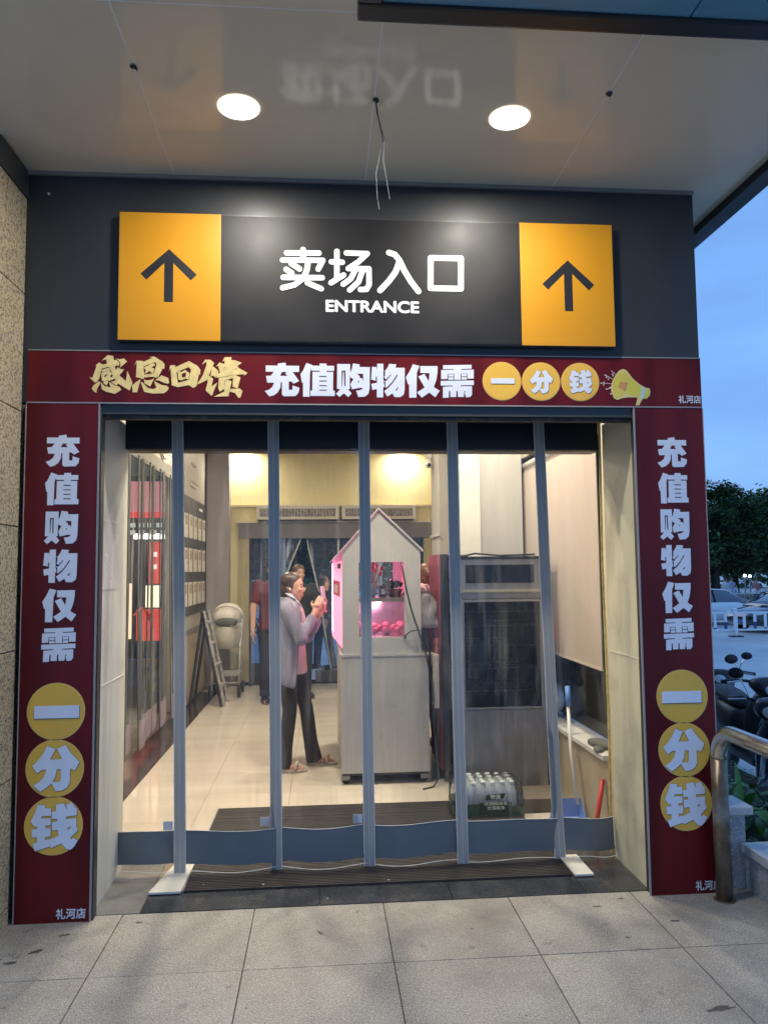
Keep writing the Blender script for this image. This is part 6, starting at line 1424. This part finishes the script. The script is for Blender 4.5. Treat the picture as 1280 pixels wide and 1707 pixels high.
# ------------------------------------------------------------------ trees
m_bark = mat('bark', (.05, .04, .03), .9, var=.3, scale=10)
m_lf = mat('tree leaf', (.075, .125, .045), .55, var=.55, scale=.8, spec=.3)
def make_tree(label, loc, r, h, seed, nleaf=16000, group='trees along the far side of the car park'):
    rn = random.Random(seed); t = thing('tree', label, 'tree', (0, 0, 0), group)
    b = MB(); b.tube([(0, 0, 0), (.05, .03, h * .25), (0, .1, h * .5), (.1, 0, h * .8)], [.22, .17, .12, .04], 8)
    for k in range(7):
        a = rn.uniform(0, 2 * PI); z = h * rn.uniform(.25, .6); b.tube([(0, 0, z), (r * .4 * math.cos(a), r * .4 * math.sin(a), z + h * .12), (r * .75 * math.cos(a), r * .75 * math.sin(a), z + h * .2)], [.09, .06, .02], 6)
    b.build('trunk', m_bark, t, smooth=True)
    clumps = []
    for k in range(46):
        a = rn.uniform(0, 2 * PI); el = rn.uniform(-.75, 1) ; rad = r * rn.uniform(.45, .92)
        ce_ = math.sqrt(max(0, 1 - el * el))
        clumps.append((Vector((rad * ce_ * math.cos(a), rad * ce_ * math.sin(a), h * .60 + el * h * .34)), r * rn.uniform(.20, .36)))
    vs = []; fs = []
    for k in range(nleaf):
        c, cr_ = clumps[rn.randrange(len(clumps))]
        d = Vector((rn.gauss(0, 1), rn.gauss(0, 1), rn.gauss(0, .75))).normalized() * cr_ * rn.uniform(.55, 1.08)
        p = c + d; s = rn.uniform(.10, .22) * (r / 3.5)
        u = Vector((rn.uniform(-1, 1), rn.uniform(-1, 1), rn.uniform(-.4, .4))).normalized() * s; w = u.cross(Vector((rn.uniform(-.5, .5), rn.uniform(-.5, .5), 1))).normalized() * s * .55
        n = len(vs); vs += [tuple(p - u), tuple(p + w), tuple(p + u), tuple(p - w)]; fs.append((n, n + 1, n + 2, n + 3))
    b = MB(); b.add(vs, fs); b.build('crown', m_lf, t)
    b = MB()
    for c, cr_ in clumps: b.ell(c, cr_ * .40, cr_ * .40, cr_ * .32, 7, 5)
    b.build('shade_core', mat('crown shade dark', (.012, .028, .014), .9, var=.4, scale=3), t)  # dark balls paint the shade inside the leaf clumps
    t.location = loc; return t
t1 = make_tree('broad dark tree rising just beside the right banner', (26.9, 47, -.7), 3.6, 7.9, 1)
t2 = make_tree('dark rounded tree at the right picture edge', (33.0, 49, -.7), 4.3, 7.6, 2)
t3 = make_tree('lower dark tree filling the gap between the two big crowns', (30.3, 54, -.7), 3.8, 6.2, 3)
def tree_copy(src, loc, rz, s, label, group):
    c = copy_tree(src); c['label'] = label; c['group'] = group; c.location = loc; c.rotation_euler = (0, 0, rz); c.scale = (s, s, s); return c
tree_copy(t1, (22.0, 50, -.7), 1.2, 1.0, 'tree hidden mostly behind the right banner edge', 'trees along the far side of the car park')
tree_copy(t2, (38.5, 52, -.7), 2.2, 1.05, 'tree farthest right beyond the picture edge', 'trees along the far side of the car park')
tree_copy(t3, (35.5, 60, -.7), .5, 1.2, 'back row tree behind the right hand crown', 'trees along the far side of the car park')
tree_copy(t1, (26.5, 60, -.7), 3.1, .95, 'back row tree behind the banner side crown', 'trees along the far side of the car park')
G2 = 'trees behind the back door'
for k, (x, y, rz, s, lb) in enumerate(((-2.4, 21, .4, .95, 'dark tree left of centre through the back door'), (1.6, 23, 1.4, 1.0, 'dark tree centre right through the back door'), (5.6, 22, 2.6, .95, 'dark tree at right through the back door'), (-7, 24, 3.3, 1.05, 'dark tree at far left behind the back door'), (-.4, 27, 4.2, 1.2, 'taller tree behind the others through back door'))):
    tree_copy((t1, t2, t3)[k % 3], (x, y, -.7), rz, s, lb, G2)
hg = MB(); hr_ = random.Random(9); vs = []
for k in range(9000):
    x = hr_.uniform(-9, 9); y = hr_.uniform(17.2, 18.2); z = hr_.uniform(-.7, 1.5 + .25 * math.sin(x * 1.3)); p = Vector((x, y, z)); s = .09
    u = Vector((hr_.uniform(-1, 1), hr_.uniform(-1, 1), hr_.uniform(-.6, .6))).normalized() * s; w = Vector((hr_.uniform(-1, 1), .2, hr_.uniform(-1, 1))).normalized() * s * .5
    hg.add([p - u, p + w, p + u, p - w], [(0, 1, 2, 3)])
hg.build('hedge', m_lf, kind='stuff', label='dark hedge seen low through the back door', cat='hedge', loc=(0, 17.7, -.7))
# far tree belt closing the horizon
fw_ = MB(); 
for k in range(11000):
    a = hr_.uniform(-.2, 1.35); rad = hr_.uniform(88, 96); x, y = rad * math.sin(a), rad * math.cos(a); top = 4.6 + 1.4 * math.sin(a * 19) + 1.0 * math.sin(a * 47 + 1)
    z = -.7 + (top + .7) * hr_.random() ** .7; p = Vector((x, y, z)); s = .55
    u = Vector((hr_.uniform(-1, 1), hr_.uniform(-1, 1), hr_.uniform(-.6, .6))).normalized() * s; w = Vector((hr_.uniform(-1, 1), .2, hr_.uniform(-1, 1))).normalized() * s * .6
    fw_.add([p - u, p + w, p + u, p - w], [(0, 1, 2, 3)])
fw_.build('distant_trees', m_lf, kind='stuff', label='distant belt of trees on the horizon beyond the car park', cat='trees', loc=(40, 80, -.7))

# ------------------------------------------------------------------ people and stalls under the trees
cols = [mat('shirt %d' % i, c, .8, var=.2) for i, c in enumerate(((.45, .5, .6), (.08, .1, .2), (.5, .5, .48), (.03, .03, .04), (.3, .32, .42), (.35, .15, .15)))]
def far_person(x, y, rz, k, sit, label):
    t = thing('person', label, 'person', (0, 0, 0)); b = MB(); dz = -.42 if sit else 0
    b.ell((0, 0, 1.58 + dz), .10, .085, .12, 10, 7); b.tube([(0, 0, 1.50 + dz), (0, 0, 1.38 + dz)], .055, 7)
    torso(b, [(0, .88 + dz, .12, .16), (0, 1.1 + dz, .11, .15), (.02, 1.33 + dz, .12, .20), (0, 1.42 + dz, .06, .09)], 12)
    for sy in (-1, 1):
        b.tube([(0, sy * .19, 1.36 + dz), (.10, sy * .24, 1.1 + dz), (.25 if sit else .06, sy * .18, (1.0 if not sit else .95) + (dz if sit else -.1))], [.055, .042, .03], 7)
        b.tube([(0, sy * .09, .90 + dz), (.38, sy * .11, .50) if sit else (.03, sy * .1, .5), (.38 if sit else 0, sy * .11, .07), (.50 if sit else .14, sy * .11, .04)], [.085, .06, .042, .035], 7)
    me = remesh(b, .03, 1)
    sk = SKIN; me.materials.append(SKIN); me.materials.append(cols[k % 6]); me.materials.append(cols[3]); me.materials.append(HAIR)
    for p in me.polygons:
        z = p.center.z - dz
        p.material_index = 3 if z > 1.60 or (z > 1.52 and p.center.x < -.03) else (1 if .93 < z < 1.46 and abs(p.center.y) < .30 else (2 if z < .93 and (abs(p.center.y) < .19 or z < .8) else 0))
    from_data('body', me, t); t.location = (x, y, -.7); t.rotation_euler = (0, 0, rz); return t
wor = ['seated person in pale blue shirt at the stalls nearest banner', 'seated person in navy under the first street lamp', 'person in off white top at stall centre', 'person in black among the pale stalls', 'seated person in grey blue beneath the bright lamp', 'person in dull red at stall right side', 'standing person in pale blue beside umbrella stall', 'person in navy near the picture edge stalls']
for k in range(8):
    far_person(21.9 + k * .62 + hr_.uniform(-.2, .2), 40 + hr_.uniform(-1.5, 1.5), hr_.uniform(0, 6.2), k, k % 3 == 0, wor[k])
def stall(x, y, col_, label):
    t = thing('market_stall', label, 'stall', (x, y, -.7))
    MB().box(x - .7, x + .7, y - .35, y + .35, .05, .11).build('table_top', cols[2], t)
    for dx in (-.65, .65):
        for dy in (-.3, .3): MB().tube([(x + dx, y + dy, -.7), (x + dx, y + dy, .05)], .025, 6).build('leg', m_metal, t)
    b = MB()
    for k in range(7): b.box(x - .62 + k * .18, x - .50 + k * .18, y - .15, y + .1, .112, .112 + hr_.uniform(.1, .3))
    b.build('goods', col_, t, kind='stuff')
stall(23.2, 38.6, cols[0], 'folding stall table with pale goods near banner'); stall(25.3, 38.8, mat('goods bright', (.6, .62, .6), .5, var=.5, scale=8), 'folding stall table with bright goods under the trees'); stall(27.2, 39, cols[5], 'folding stall table with reddish goods at right')
def street_lamp(x, y, h, label, e=9):
    t = thing('street_lamp', label, 'street lamp', (x, y, -.7), 'bright globe lamps under the trees')
    MB().tube([(x, y, -.7), (x, y, h)], [.05, .035], 8).build('pole', m_metal, t)
    b = MB(); b.ell((x, y, h + .07), .085, .085, .08, 12, 8); b.build('globe', emis('lamp globe', (.85, 1, .92), e), t, smooth=True)
street_lamp(23.5, 42.0, .98, 'small round lamp close to the banner edge'); street_lamp(25.6, 41.2, 1.0, 'bright round lamp above the stalls'); street_lamp(25.4, 40.3, .97, 'second bright lamp touching its neighbour above the stalls')
